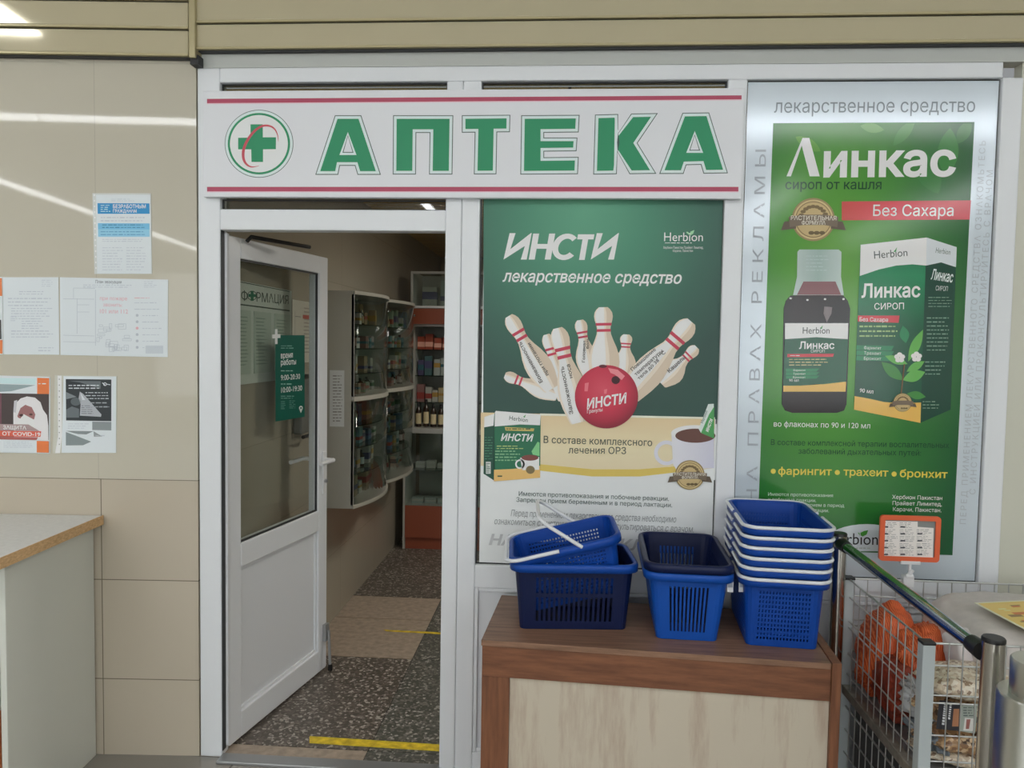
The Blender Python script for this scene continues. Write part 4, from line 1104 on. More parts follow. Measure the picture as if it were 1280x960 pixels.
TD_((0.0, 0.0, DH - 0.018), (DWd - 0.027, DDp, DH), M_WOOD, g := MB()); g.build('tabletop', desk, bevel=0.0015)
TD_((0.003, 0.002, 0.568), (DWd - 0.027, 0.02, DH - 0.0185), M_WOODF, g := MB()); g.build('front_rail', desk, bevel=0.001)
TD_((0.003, 0.002, 0), (0.088, 0.02, 0.5675), M_WOODV, g := MB()); g.build('front_stile', desk, bevel=0.001)
TD_((0.0885, 0.010, 0), (DWd - 0.027, 0.022, 0.5675), M_CREAM, g := MB()); g.build('inset_panel', desk)
TD_((DWd - 0.026, -0.005, 0), (DWd, DDp, DH + 0.003), M_WOODV, g := MB()); g.build('side_panel', desk, bevel=0.0015)
TD_((0.0, 0.021, 0), (0.018, DDp, DH - 0.0185), M_WOODV, g := MB()); g.build('side_panel', desk, bevel=0.001)

# ================================================================== shopping baskets
def bmat(name, c, r=0.42): return mat(name, c, r, spec=0.35)


B_BLUE = bmat('blue_basket_plastic', (0.004, 0.062, 0.37, 1))
B_MID = bmat('bright_blue_basket_plastic', (0.006, 0.082, 0.43, 1))
B_NAVY = bmat('navy_basket_plastic', (0.004, 0.011, 0.060, 1))
B_RIMB = bmat('rim_blue_plastic', (0.006, 0.070, 0.38, 1))
M_HANDLE = mat('white_handle_plastic', (0.80, 0.82, 0.86, 1), 0.3)


def rrect(hl, hw, r, nl, nw, nc=4):
    """Closed outline, long side along y; a list of points with (side, fraction)."""
    pts = []
    def seg(x0, y0, x1, y1, n, side):
        for i in range(n): pts.append((x0 + (x1 - x0) * i / n, y0 + (y1 - y0) * i / n, side, i))
    def arc(cx, cy, a0):
        for i in range(nc):
            a = math.radians(a0 + 90 * i / nc); pts.append((cx + r * math.cos(a), cy + r * math.sin(a), 'c', i))
    seg(hw, -hl + r, hw, hl - r, nl, 'R'); arc(hw - r, hl - r, 0)
    seg(hw - r, hl, -hw + r, hl, nw, 'F'); arc(-hw + r, hl - r, 90)
    seg(-hw, hl - r, -hw, -hl + r, nl, 'L'); arc(-hw + r, -hl + r, 180)
    seg(-hw + r, -hl, hw - r, -hl, nw, 'N'); arc(hw - r, -hl + r, 270)
    return pts


def basket_body(m, pattern, L=0.405, Wd=0.272, H=0.21, Lb=0.335, Wb=0.205, rim_m=None, rim_h=0.02):
    nl, nw, nr = (51, 35, 29) if pattern == 'mesh' else (39, 27, 16)
    mb = MB(); rings = []
    for j in range(nr + 1):
        t = j / nr; hl = (Lb + (L - 0.016 - Lb) * t) / 2; hw = (Wb + (Wd - 0.016 - Wb) * t) / 2
        r = 0.018 + 0.016 * t
        z = H * t
        if j == 0: z = 0.0
        ring = rrect(hl, hw, r, nl, nw); rings.append([(p[0], p[1], z) for p in ring]); meta = ring
    N = len(meta)
    vs = [p for r in rings for p in r]; fs = []
    for j in range(nr):
        for i in range(N):
            side, k = meta[i][2], meta[i][3]; n = nl if side in 'RL' else nw; hole = False
            if side != 'c':
                if pattern == 'mesh':
                    hole = 1 < k < n - 2 and k % 2 == 0 and 3 <= j < nr - 4 and j % 2 == 1
                else:
                    hole = 2 < k < n - 3 and k % 2 == 0 and 2 <= j < nr - 3 and not (side in 'RL' and j == nr // 2)
            if not hole: fs.append((j * N + i, j * N + (i + 1) % N, (j + 1) * N + (i + 1) % N, (j + 1) * N + i))
    mb.add(vs, fs, m, False)
    # floor with a gently rounded foot
    inner = rrect(Lb / 2 - 0.010, Wb / 2 - 0.010, 0.012, nl, nw)
    o = len(mb.v); iv = [(p[0], p[1], 0.0) for p in inner]
    mb.add([*rings[0], *iv], [(i, (i + 1) % N, N + (i + 1) % N, N + i) for i in range(N)] + [tuple(range(N, 2 * N))], m)
    # rim: a lip out and down
    rm = rim_m or m
    prof = ((-0.008, H), (-0.006, H + 0.004), (0.0, H + 0.005), (0.006, H + 0.002), (0.0075, H - 0.004), (0.0065, H - rim_h))
    rr = []
    for d, z in prof: rr.append([(p[0], p[1], z) for p in rrect(L / 2 + d, Wd / 2 + d, 0.042 + d, nl, nw)])
    rv = [p for r in rr for p in r]
    mb.add(rv, [(j * N + i, j * N + (i + 1) % N, (j + 1) * N + (i + 1) % N, (j + 1) * N + i) for j in range(len(prof) - 1) for i in range(N)], rm, True)
    return mb


def handle_path(L, Wd, H, sgn, off=0.009, z=0.004, start=0.03):
    """Half of the rim outline, from one long side round the end to the other."""
    hl, hw, r = L / 2 + off, Wd / 2 + off, 0.048
    pts = [(hw, start * sgn, H + z), (hw, sgn * (hl - r) * 0.5, H + z), (hw, sgn * (hl - r), H + z)]
    for i in range(1, 7):
        a = math.radians(90 * i / 6); pts.append((hw - r + r * math.cos(a), sgn * (hl - r + r * math.sin(a)), H + z))
    pts.append((0, sgn * hl, H + z))
    return pts + [(-x, y, zz) for x, y, zz in reversed(pts[:-1])]


def make_basket(m, pattern, handles=True, L=0.405, Wd=0.272, H=0.21, k=1.0, rim_m=None, Lb=None, rim_h=0.02, Wb=0.205):
    root = empty('shopping_basket', (0, 0, 0))
    b = basket_body(m, pattern, L * k, Wd * k, H, (Lb or 0.335) * k, Wb * k, rim_m, rim_h)
    o = b.build('basket_body', root, local=True, solid=0.0022)
    if handles:
        for sg in (-1, 1):
            MB().tube(handle_path(L * k, Wd * k, H, sg, 0.008, 0.003), 0.0055, M_HANDLE, 8).build('handle', root, local=True)
    return root


ZT = DH + 0.002
# stack of six with white handles
CB = make_basket(B_BLUE, 'mesh', Wd=0.248)
ords = ['lowest', 'second lowest', 'third lowest', 'third from the top', 'second from the top', 'topmost']
for i in range(6):
    o = CB if i == 0 else copy_tree(CB)
    o.location = (0.683 + 0.001 * i, -0.262 + 0.002 * (i % 2), ZT + 0.031 * i); o.rotation_euler = (math.radians(0), math.radians(0), math.radians(-4.5 + 0.3 * (i % 3)))
    tag(o, 'white handled blue mesh basket, %s of the right hand stack of six' % ords[i], 'basket', 'stacked blue baskets with white handles')
# slotted pair in the middle
bb = make_basket(B_MID, 'slots', False, Wd=0.256, Wb=0.182)
bb.location = (0.398, -0.235, ZT); bb.rotation_euler = (0, 0, math.radians(-2))
tag(bb, 'bright blue slotted basket holding a navy one, middle of the wooden table', 'basket')
bn = make_basket(B_NAVY, 'slots', False, Wd=0.256, Wb=0.182)
bn.location = (0.399, -0.235, ZT + 0.026); bn.rotation_euler = (0, 0, math.radians(-2.5))
tag(bn, 'dark navy basket nested inside the bright blue slotted basket', 'basket')
# dark basket at the left with its long side to the room
ba = make_basket(B_NAVY, 'slots', False, L=0.39, rim_m=B_RIMB)
ba.location = (0.036, -0.25, ZT); ba.rotation_euler = (0, 0, math.radians(90 + 5))
tag(ba, 'dark navy slotted basket with blue rim standing lengthwise, left end of the wooden table', 'basket')
# tilted basket thrown into it, with one handle raised
bt = empty('shopping_basket', (0, 0, 0))
LT, WT, HT = 0.345, 0.235, 0.185
basket_body(B_BLUE, 'mesh', LT, WT, HT, 0.285, 0.175).build('basket_body', bt, local=True, solid=0.0022)
MB().tube(handle_path(LT, WT, HT, 1, 0.016, 0.004, 0.02), 0.0062, M_HANDLE, 8).build('handle', bt, local=True)
hp = handle_path(LT, WT, HT, 1, 0.007, 0.0, 0.0)
PIV = Vector((0, -0.052, HT - 0.003)); RH = Matrix.Rotation(math.radians(46), 4, 'X')
MB().tube([PIV + (RH @ Vector((x, y * 0.88, 0))) for x, y, z in hp], 0.0062, M_HANDLE, 8).build('handle', bt, local=True)
bt.location = (0.052, -0.256, 0.775)
bt.rotation_euler = (Matrix.Rotation(math.radians(5), 3, 'X') @ Matrix.Rotation(math.radians(-14), 3, 'Y') @ Matrix.Rotation(math.radians(94), 3, 'Z')).to_euler()
tag(bt, 'blue mesh basket lying tilted inside the dark basket with a white handle raised', 'basket')
# price tags left on two baskets
for (p, w, nm) in (((0.518, -0.398), 0.018, 'on the rim of the bright blue slotted basket'), ((0.556, -0.392), 0.022, 'on the lowest basket of the stack of six')):
    g = MB(); g.box((p[0] - w / 2, p[1] - 0.006, 0.835), (p[0] + w / 2, p[1] - 0.004, 0.872), M_WHITE); g.box((p[0] - w / 2 + 0.002, p[1] - 0.0066, 0.85), (p[0] + w / 2 - 0.002, p[1] - 0.0061, 0.866), ink(150, 158, 170))
    tag(g.build('paper_tag', None), 'small torn white paper tag ' + nm, 'tag')


# ================================================================== handrail barrier
M_RAIL = mat('polished_rail', (0.42, 0.44, 0.44, 1), 0.1, metal=1.0)
rail = empty('handrail_barrier', (0.955, -0.55, 0), 'steel handrail running out from the shop front between two posts with black joints', 'handrail')
for (x, y, zt) in ((0.943, -0.105, 0.955), (0.966, -1.0, 0.942)):
    g = MB(); g.lathe([(0.0235, 0.0), (0.0235, zt - 0.006)], (x, y, 0), M_STEEL, 28); p = g.build('post', rail)
    MB().lathe([(0.0242, zt - 0.006), (0.0242, zt + 0.001), (0.022, zt + 0.004)], (x, y, 0), M_BLACK, 28).build('post_cap', p)
    MB().lathe([(0.05, 0.0), (0.05, 0.008), (0.03, 0.014)], (x, y, 0), M_STEEL, 28).build('base_flange', p)
ra, rb = Vector((0.945, -0.128, 0.925)), Vector((0.955, -0.975, 0.905))
MB().tube([ra, rb], 0.0165, M_RAIL, 20).build('rail', rail)
for q, s_ in ((ra, 1), (rb, -1)):
    d = (rb - ra).normalized() * s_
    MB().tube([q - d * 0.006, q + d * 0.012, q + d * 0.042], [0.022, 0.0215, 0.0195], M_BLACK, 20).build('rail_joint', rail)

# ================================================================== stepped chrome turnstile post
M_TURN = mat('worn_chrome', (0.60, 0.60, 0.57, 1), 0.28, metal=1.0)
tp = empty('turnstile_post', (0.975, -1.16, 0), 'stepped chrome turnstile post at the lower right corner', 'post')
MB().lathe([(0.085, 0), (0.085, 0.01), (0.078, 0.012), (0.078, 0.885), (0.075, 0.889)], (0.975, -1.16, 0), M_TURN, 40).build('column', tp)
MB().lathe([(0.056, 0.889), (0.056, 0.955), (0.053, 0.959)], (0.975, -1.16, 0), M_TURN, 40).build('collar', tp)
MB().lathe([(0.008, -0.012), (0.008, 0.004), (0.004, 0.009)], (0.955, -1.232, 0.79), M_CHROME, 16, 'Y').build('bolt', tp)

# ================================================================== wire bin
BX0, BX1, BY0, BY1, BZT, BZB = 0.985, 1.72, -0.655, -0.085, 0.80, 0.435
wb = empty('wire_bin', (1.35, -0.37, 0), 'zinc wire sales bin with grey corner posts beside the handrail, full of sacks', 'bin')
M_POST = mat('grey_square_post', alb(176, 184, 186, 1.2), 0.35)
for (x, y) in ((BX0, BY0), (BX1, BY0), (BX0, BY1), (BX1, BY1)):
    h = 0.0165
    g = MB(); g.box((x - h, y - h, 0), (x + h, y + h, BZT - 0.004), M_POST); p = g.build('corner_post', wb, bevel=0.002)
    MB().box((x - h - 0.001, y - h - 0.001, BZT - 0.0038), (x + h + 0.001, y + h + 0.001, BZT + 0.004), M_BLACK).build('post_cap', p, bevel=0.002)
LV = (BZT - 0.003, 0.737, 0.655, 0.634, 0.545, 0.473)


def wire_panel(p0, p1, levels, step, z0, z1, name='wire_panel', r=0.0026):
    p0, p1 = Vector(p0), Vector(p1); g = MB(); n = max(2, int((p1 - p0).length / step))
    d = (p1 - p0).normalized(); sid = Vector((d.y, -d.x, 0))
    for z in levels: g.tube([p0 + Vector((0, 0, z)), p1 + Vector((0, 0, z))], r * 1.25 if z in (levels[0],) else r, M_WIRE, 6)
    for i in range(1, n):
        q = p0 + (p1 - p0) * (i / n) + sid * (r * 1.7)
        g.tube([q + Vector((0, 0, z0)), q + Vector((0, 0, z1))], r * 0.72, M_WIRE, 5)
    return g.build(name, wb)


M_BASE = mat('worn_base_rail', (0.36, 0.33, 0.28, 1), 0.4, metal=0.4, noise_amt=0.3, noise_scale=30)
o_ = 0.02
wire_panel((BX0 + o_, BY0, 0), (BX1 - o_, BY0, 0), LV, 0.036, BZB, BZT)
wire_panel((BX0, BY1 - o_, 0), (BX0, BY0 + o_, 0), LV, 0.045, BZB, BZT)
wire_panel((BX1 - o_, BY1, 0), (BX0 + o_, BY1, 0), LV, 0.045, BZB, BZT)
wire_panel((BX1, BY0 + o_, 0), (BX1, BY1 - o_, 0), LV, 0.045, BZB, BZT)
for (a, b) in (((BX0, BY0), (BX1, BY0)), ((BX0, BY0), (BX0, BY1)), ((BX0, BY1), (BX1, BY1)), ((BX1, BY0), (BX1, BY1))):
    g = MB(); ax = (1, 0) if a[1] == b[1] else (0, 1)
    if ax[0]: g.box((a[0] + 0.0185, a[1] - 0.012, BZB - 0.03), (b[0] - 0.0185, a[1] + 0.012, BZB), M_GREY)
    else: g.box((a[0] - 0.014, min(a[1], b[1]) + 0.0185, BZB - 0.03), (a[0] + 0.014, max(a[1], b[1]) - 0.0185, BZB), M_BASE)
    g.build('base_rail', wb, bevel=0.002)
MB().box((BX0 + 0.013, BY0 + 0.013, BZB - 0.012), (BX1 - 0.013, BY1 - 0.013, BZB - 0.006), M_GREY).build('bin_floor', wb)
MB().box((BX0 + 0.03, BY1 - 0.03, 0.02), (BX1 - 0.03, BY1 - 0.022, BZB - 0.032), mat('dark_shade_sheet', (0.035, 0.032, 0.03, 1), 0.6)).build('lower_shade_sheet', wb)  # added dark sheet stands in for the shade beneath the bin
MB().box((BX0 + 0.02, BY0 + 0.02, 0.05), (BX1 - 0.02, BY1 - 0.035, 0.06), M_GASKET).build('lower_shade_tray', wb)  # dark tray added with it to keep the lower tier in shade
LW = (0.36, 0.28, 0.20, 0.12)
wire_panel((BX0 + o_, BY0, 0), (BX1 - o_, BY0, 0), LW, 0.036, 0.09, BZB - 0.03)
wire_panel((BX0, BY1 - o_, 0), (BX0, BY0 + o_, 0), LW, 0.045, 0.09, BZB - 0.03)

# ------------------------------------------------------------------ sacks in the bin
def sack(name, c, size, m, label, cat, seed, rot=0.0, tilt=0.0, roll=0.0, sq=2.6, amp=0.12, ears=False, group=None, freq=7.0):
    """A full soft bag: rounded block with creases; ears pulls two opposite ends flat."""
    c = Vector(c)
    bm = bmesh.new(); bmesh.ops.create_icosphere(bm, subdivisions=5, radius=1.0)
    R = Euler((tilt, roll, rot)).to_matrix(); o0 = Vector((seed * 3.1, seed * 1.7, seed * 0.9))
    for v in bm.verts:
        p = v.co.copy(); k = (abs(p.x) ** sq + abs(p.y) ** sq + abs(p.z) ** sq) ** (1 / sq); p = p / k
        q = Vector((p.x * size[0], p.y * size[1], p.z * size[2]))
        f = noise.fractal(q * freq / max(size) * 0.35 + o0, 1.0, 2.0, 4) * amp
        cr = abs(noise.noise(q * freq * 2.2 / max(size) * 0.35 + o0)) * amp * 0.6
        q *= 1 + f - cr
        if ears:
            e = max(0, abs(p.x) - 0.55) / 0.45; q.z *= 1 - 0.75 * min(1, e); q.y *= 1 + 0.12 * e
        v.co = R @ q
    me = bpy.data.meshes.new(name); bm.to_mesh(me); bm.free(); me.materials.append(m)
    for p in me.polygons: p.use_smooth = True
    lo = min(v.co.z for v in me.vertices)
    for v in me.vertices: v.co.z -= lo
    o = bpy.data.objects.new(name, me); COL.objects.link(o); o.location = (c.x, c.y, c.z + lo)
    return tag(o, label, cat, group)


def net_mat(name, c1, c2, scale=180):
    m = mat(name, c1, 0.5); nt = m.node_tree; b = nt.nodes['Principled BSDF']
    tc = nt.nodes.new('ShaderNodeTexCoord'); ck = nt.nodes.new('ShaderNodeTexNoise'); ck.inputs['Scale'].default_value = 14; ck.inputs['Detail'].default_value = 8
    w = nt.nodes.new('ShaderNodeTexWave'); w.inputs['Scale'].default_value = scale / 3; w.inputs['Distortion'].default_value = 2
    mx = nt.nodes.new('ShaderNodeMath'); mx.operation = 'MULTIPLY'
    r = nt.nodes.new('ShaderNodeValToRGB'); r.color_ramp.elements[0].color = c1; r.color_ramp.elements[1].color = c2; r.color_ramp.elements[0].position = 0.1; r.color_ramp.elements[1].position = 0.55
    nt.links.new(tc.outputs['Object'], ck.inputs['Vector']); nt.links.new(tc.outputs['Object'], w.inputs['Vector'])
    nt.links.new(ck.outputs['Fac'], mx.inputs[0]); nt.links.new(w.outputs['Fac'], mx.inputs[1]); nt.links.new(mx.outputs[0], r.inputs[0]); nt.links.new(r.outputs[0], b.inputs['Base Color'])
    return m


M_ORNET = net_mat('orange_net', (0.62, 0.085, 0.02, 1), (0.92, 0.24, 0.08, 1))
M_POLY = mat('white_polythene', (0.62, 0.64, 0.66, 1), 0.25, bump=0.3, bump_scale=24)
M_SACKW = mat('whitish_woven_sack', alb(186, 180, 176, 1.35), 0.55, noise_amt=0.06, noise_scale=40, bump=0.2, bump_scale=18)
M_PAPERW = mat('white_paper_sack', alb(206, 200, 200, 1.35), 0.5, bump=0.15, bump_scale=9)
_cs = ((0, (0.30, 0.16, 0.08, 1)), (0.2, (0.46, 0.27, 0.13, 1)), (0.45, (0.62, 0.40, 0.21, 1)), (0.7, (0.74, 0.54, 0.33, 1)), (0.88, (0.12, 0.065, 0.035, 1)))
M_CHIP = speckle_mat('wood_chips_in_film', (0.5, 0.3, 0.15, 1), _cs, 100, 0.35, 0.5, 0.8)
_ct = ((0, (0.62, 0.50, 0.36, 1)), (0.3, (0.76, 0.64, 0.48, 1)), (0.6, (0.84, 0.76, 0.62, 1)), (0.86, (0.34, 0.23, 0.15, 1)))
M_CHIPL = speckle_mat('pale_chips_in_film', (0.7, 0.6, 0.45, 1), _ct, 115, 0.35, 0.5, 0.7)

sack('net_sack', (1.068, -0.19, 0.60), (0.065, 0.10, 0.155), M_ORNET, 'bright orange net sack standing in the left rear corner of the wire bin', 'sack', 3, 0.2, 0, 0.3, 2.3, 0.14)
sack('net_sack', (1.19, -0.30, 0.60), (0.135, 0.10, 0.13), M_ORNET, 'crumpled orange net sack lying across the middle of the wire bin', 'sack', 5, 0.3, 0, 0.1, 2.4, 0.17, freq=9)
sack('net_sack', (1.05, -0.33, 0.53), (0.05, 0.13, 0.09), mat('dark_red_net', (0.30, 0.045, 0.02, 1), 0.5, noise_amt=0.4, noise_scale=40), 'dark red net sack low against the left side of the wire bin', 'sack', 8, 0.0, 0, 0.0, 2.2, 0.2)
sack('plastic_bag', (1.075, -0.50, 0.565), (0.065, 0.085, 0.055), M_POLY, 'crumpled white plastic bag under the orange net sacks', 'bag', 11, 0.5, 0.2, 0.2, 2.0, 0.42, freq=11)
sack('plastic_bag', (1.062, -0.54, 0.49), (0.055, 0.07, 0.04), mat('grey_polythene', (0.20, 0.23, 0.26, 1), 0.25, bump=0.3, bump_scale=24), 'grey blue plastic bag lying below the white plastic bag', 'bag', 13, 0.2, 0.1, 0.4, 2.0, 0.4, freq=11)
sack('paper_sack', (1.215, -0.45, 0.64), (0.055, 0.05, 0.125), M_PAPERW, 'smooth white paper sack between orange net and large woven sack', 'sack', 17, 0.15, -0.1, -0.2, 5.0, 0.07)
sack('paper_sack', (1.425, -0.37, 0.625), (0.255, 0.225, 0.18), M_SACKW, 'large greyish white woven sack filling the right of the wire bin', 'sack', 19, 0.08, 0.06, 0.0, 5.0, 0.05)
# leaflet on top of the large sack
lf = empty('leaflet', (1.385, -0.50, 0.812), 'yellow printed leaflet lying on the large woven sack', 'leaflet', rot=math.radians(14))
TLf = Matrix.Rotation(math.radians(4), 4, 'X')
g = MB(); g.box((-0.105, -0.15, 0.0), (0.105, 0.15, 0.0015), ink(226, 216, 190), TLf); g.build('paper', lf, local=True)
g = MB(); R = random.Random(9)
g.box((-0.098, -0.10, 0.0016), (0.098, 0.143, 0.0019), ink(226, 190, 110), TLf)
for k in range(26):
    x, y = R.uniform(-0.085, 0.06), R.uniform(-0.14, 0.125); w, h = R.uniform(0.01, 0.05), R.uniform(0.004, 0.016)
    g.box((x, y, 0.0020), (min(0.097, x + w), y + h, 0.0023), ink(*R.choice(((196, 120, 70), (232, 214, 160), (150, 120, 80), (206, 160, 80), (190, 100, 70)))), TLf)
g.build('printing', lf, local=True)

# bags of wood chips behind the front wires
def chip_bag(c, size, m, label, seed, rot=0.0, sqz=2.6):
    return sack('chip_bag', c, size, m, label, 'bag', seed, rot, 0.05, 0.0, sqz, 0.10, True, 'bags of wood chips in the wire bin', 9)


chip_bag((1.165, -0.55, 0.655), (0.155, 0.085, 0.038), M_CHIPL, 'pale wood chip bag on top of the heap behind the front wires', 23)
cb = chip_bag((1.172, -0.555, 0.578), (0.165, 0.085, 0.044), M_CHIP, 'brown wood chip bag with a dark printed label behind the front wires', 29)
chip_bag((1.17, -0.55, 0.503), (0.16, 0.085, 0.036), M_CHIP, 'brown wood chip bag below the labelled one in the wire bin', 31)
chip_bag((1.175, -0.55, 0.458), (0.165, 0.085, 0.026), M_CHIPL, 'pale wood chip bag lowest in the wire bin, on its floor', 37)
LB = Plane((0, -0.6445, 0), (1, 0, 0), (0, 0, 1), (0, -1, 0))
s = Sheet(LB)
s.poly([(1174, 875), (1202, 879), (1200, 914), (1170, 911)], ink(44, 44, 50), 0); s.poly([(1202, 879), (1222, 881), (1219, 917), (1200, 914)], ink(150, 158, 150), 0)
R = random.Random(4)
for (bx, w, hh) in ((1180, 3.2, 26), (1187, 2.6, 20)):
    y = 880
    while y < 880 + hh:
        h = R.uniform(1.6, 3.2); s.poly([(bx - (y - 880) * 0.12, y), (bx + w - (y - 880) * 0.12, y + 0.3), (bx + w - (y - 880) * 0.12, y + h), (bx - (y - 880) * 0.12, y + h - 0.3)], ink(206, 208, 210), 1); y += h + 0.7
s.poly([(1192, 886), (1199, 886), (1198, 908), (1190, 908)], ink(160, 112, 82), 1); s.bars(1204, 1219, 883, 896, 4, ink(90, 98, 96), 1, 0.5, 3); s.poly([(1206, 897), (1218, 898), (1217, 914), (1204, 913)], ink(206, 204, 200), 1); s.poly([(1208, 899), (1213, 899), (1211, 911), (1207, 911)], ink(150, 96, 90), 2)
lb = printed(s, 'printed_label', None)
lb.parent = cb; lb.matrix_parent_inverse = Matrix.Translation(-cb.location)

# ================================================================== orange price holder on the bin's rear rim
ph = empty('price_holder', (1.176, -0.09, 0.80), 'orange framed price holder with white clip on the rear rim of the wire bin', 'sign')
PHP = Plane((0, -0.092, 0), (1, 0, 0), (0, 0, 1), (0, -1, 0))
M_ORP = mat('orange_plastic', (0.80, 0.135, 0.045, 1), 0.4)
fr = MB(); xs0, xs1, zs0, zs1, w, r = 1.078, 1.276, 0.866, 1.022, 0.016, 0.012
def rr2(x0, z0, x1, z1, r):
    pts = []
    for cx, cz, a0 in ((x1 - r, z1 - r, 0), (x0 + r, z1 - r, 90), (x0 + r, z0 + r, 180), (x1 - r, z0 + r, 270)):
        for i in range(6):
            a = math.radians(a0 + 18 * i); pts.append((cx + r * math.cos(a), cz + r * math.sin(a)))
    return pts
A_, B_ = rr2(xs0, zs0, xs1, zs1, r), rr2(xs0 + w, zs0 + w, xs1 - w, zs1 - w, 0.004); N = len(A_)
vs = [(x, -0.098, z) for x, z in A_] + [(x, -0.098, z) for x, z in B_] + [(x, -0.088, z) for x, z in A_] + [(x, -0.088, z) for x, z in B_]
fsx = []
for i in range(N):
    j = (i + 1) % N
    fsx += [(i, j, N + j, N + i), (2 * N + i, 3 * N + i, 3 * N + j, 2 * N + j), (i, 2 * N + i, 2 * N + j, j), (N + i, N + j, 3 * N + j, 3 * N + i)]
fr.add(vs, fsx, M_ORP); fr.build('frame', ph)
g = MB(); g.box((xs0 + 0.013, -0.0925, zs0 + 0.013), (xs1 - 0.013, -0.0895, zs1 - 0.013), ink(120, 124, 122)); g.build('backing', ph)
s = Sheet(Plane((0, -0.0928, 0), (1, 0, 0), (0, 0, 1), (0, -1, 0)))
s.poly([(1102, 651), (1147, 652), (1147, 658.5), (1167, 660), (1166, 699), (1102, 696)], ink(216, 212, 208), 1)
for k in range(5):
    for q in range(3):
        x = 1103 + 21.3 * q; y = 652.5 + 8.6 * k
        if q == 2 and k == 0: continue
        s.bars(x, x + 19.5, y, y + 8, 4, ink(120, 120, 122), 2, 0.3, 60 + 3 * k + q, 0.4); s.rect(x + 1, y + 5.2, x + 7, y + 7, ink(80, 82, 86), 3)
printed(s, 'price_list', ph)
g = MB(); g.box((1.150, -0.0995, 0.856), (1.215, -0.087, 0.868), M_WHITE); g.build('clamp_bar', ph, bevel=0.002)
g = MB(); g.tube([(1.182, -0.093, 0.857), (1.182, -0.093, 0.832)], 0.006, M_WHITE); g.tube([(1.176, -0.093, 0.812), (1.190, -0.096, 0.838)], 0.0075, M_WHITE, 12)
g.tube([(1.168, -0.095, 0.815), (1.192, -0.095, 0.815)], 0.0085, M_WHITE, 12); g.build('joint', ph)
g = MB(); g.box((1.162, -0.100, 0.778), (1.196, -0.0905, 0.815), M_WHITE); g.box((1.162, -0.080, 0.778), (1.196, -0.074, 0.815), M_WHITE); g.box((1.162, -0.0905, 0.805), (1.196, -0.080, 0.815), M_WHITE); g.build('clip', ph, bevel=0.001)


# ================================================================== opening-hours sticker on the door pane
DG = Plane(DOOR.pt(0, 0, -0.0225), DOOR.ux, DOOR.uz, DOOR.n)
st = empty('hours_sticker', DG.pt(*DG.px(362, 527), 0), 'dark green opening hours sticker with a white cross on the glass of the open door', 'sticker')
s = Sheet(DG); I_SG, I_SW = ink(0, 84, 70), ink(214, 222, 220)
s.poly([(344.3, 419), (380.8, 419), (380.8, 521), (344.3, 527)], I_SG, 0)
s.text('время', (351, 448), (366, 446.8), 7.4, I_SW, 1, 0.02); s.text('работы', (351, 456.5), (370, 455.2), 7.2, I_SW, 1, 0.02)
s.bars(351, 369, 431, 436.5, 2, ink(120, 168, 158), 1, 0.4, 2, 0.2); s.bars(351, 367, 462, 465, 1, ink(140, 180, 170), 1, 0.5, 3); s.bars(351, 367, 478.5, 481.5, 1, ink(140, 180, 170), 1, 0.5, 4)
s.text('9:00-20:30', (351, 475.5), (375, 473.5), 7.0, I_SW, 1, 0.005); s.text('10:00-19:30', (351.5, 491), (377.5, 488), 7.0, I_SW, 1, 0.005)
s.bars(351, 371, 494, 499, 2, ink(120, 168, 158), 1, 0.4, 5); s.bars(351, 357.5, 501, 512, 5, ink(110, 158, 148), 1, 0.35, 6); s.bars(361.5, 369.5, 500, 511, 5, ink(110, 158, 148), 1, 0.35, 7)
s.disc(376, 510, 2.4, 2.8, I_SW, 1, n=16); s.poly([(374, 511.5), (378, 511.5), (376, 516.5)], I_SW, 1); s.disc(376, 510, 1.0, 1.2, I_SG, 2, n=12)
printed(s, 'green_film', st)
s = Sheet(DG)
s.poly([(343.4, 411.5), (346.6, 411.2), (346.6, 417.8), (350.2, 417.6), (350.2, 422.4), (346.6, 422.6), (346.6, 430), (343.4, 430.2), (343.4, 422.8), (340, 423), (340, 418.2), (343.4, 418)], I_SW, 3)
printed(s, 'white_cross', st)

# ================================================================== information board on the corridor wall
CI = Plane((-1.278, 0, 0), (0, 1, 0), (0, 0, 1), (1, 0, 0))
ib = empty('information_board', (-1.278, 0.46, 1.40), 'white information board with clear document pockets on the corridor wall behind the door glass', 'board')
board(CI, 0.12, 1.40, 0.765, 1.808, 0.0, 0.006, mat('board_white', alb(196, 204, 196, 1.2), 0.4)).build('backing', ib)
IBF = Plane((-1.2718, 0, 0), (0, 1, 0), (0, 0, 1), (1, 0, 0))
s = Sheet(IBF); I_DG = ink(58, 74, 64)
s.text('ИН', (285, 374), (299, 375.5), 11.5, I_DG, 1); s.text('Ф', (301.5, 375), (309.5, 376), 12, I_DG, 1); s.text('РМАЦИЯ', (320.6, 377), (360.5, 380.2), 12, I_DG, 1)
s.ring(315, 369.5, 6, 5.2, I_DG, 1, 28); s.poly([(313.2, 363.5), (316.8, 363.5), (316.8, 367.6), (320, 367.8), (320, 371.5), (316.8, 371.3), (316.8, 376), (313.2, 376), (313.2, 371.3), (310.4, 371.2), (310.4, 367.4), (313.2, 367.6)], ink(36, 110, 84), 2)
s.line((288, 379), (362, 388.5), 1.6, I_DG, 1); s.line((288, 350), (362, 364.5), 1.0, I_DG, 1)
printed(s, 'lettering', ib)
M_POCKET = mat('document_green', alb(176, 190, 178, 1.2), 0.3)
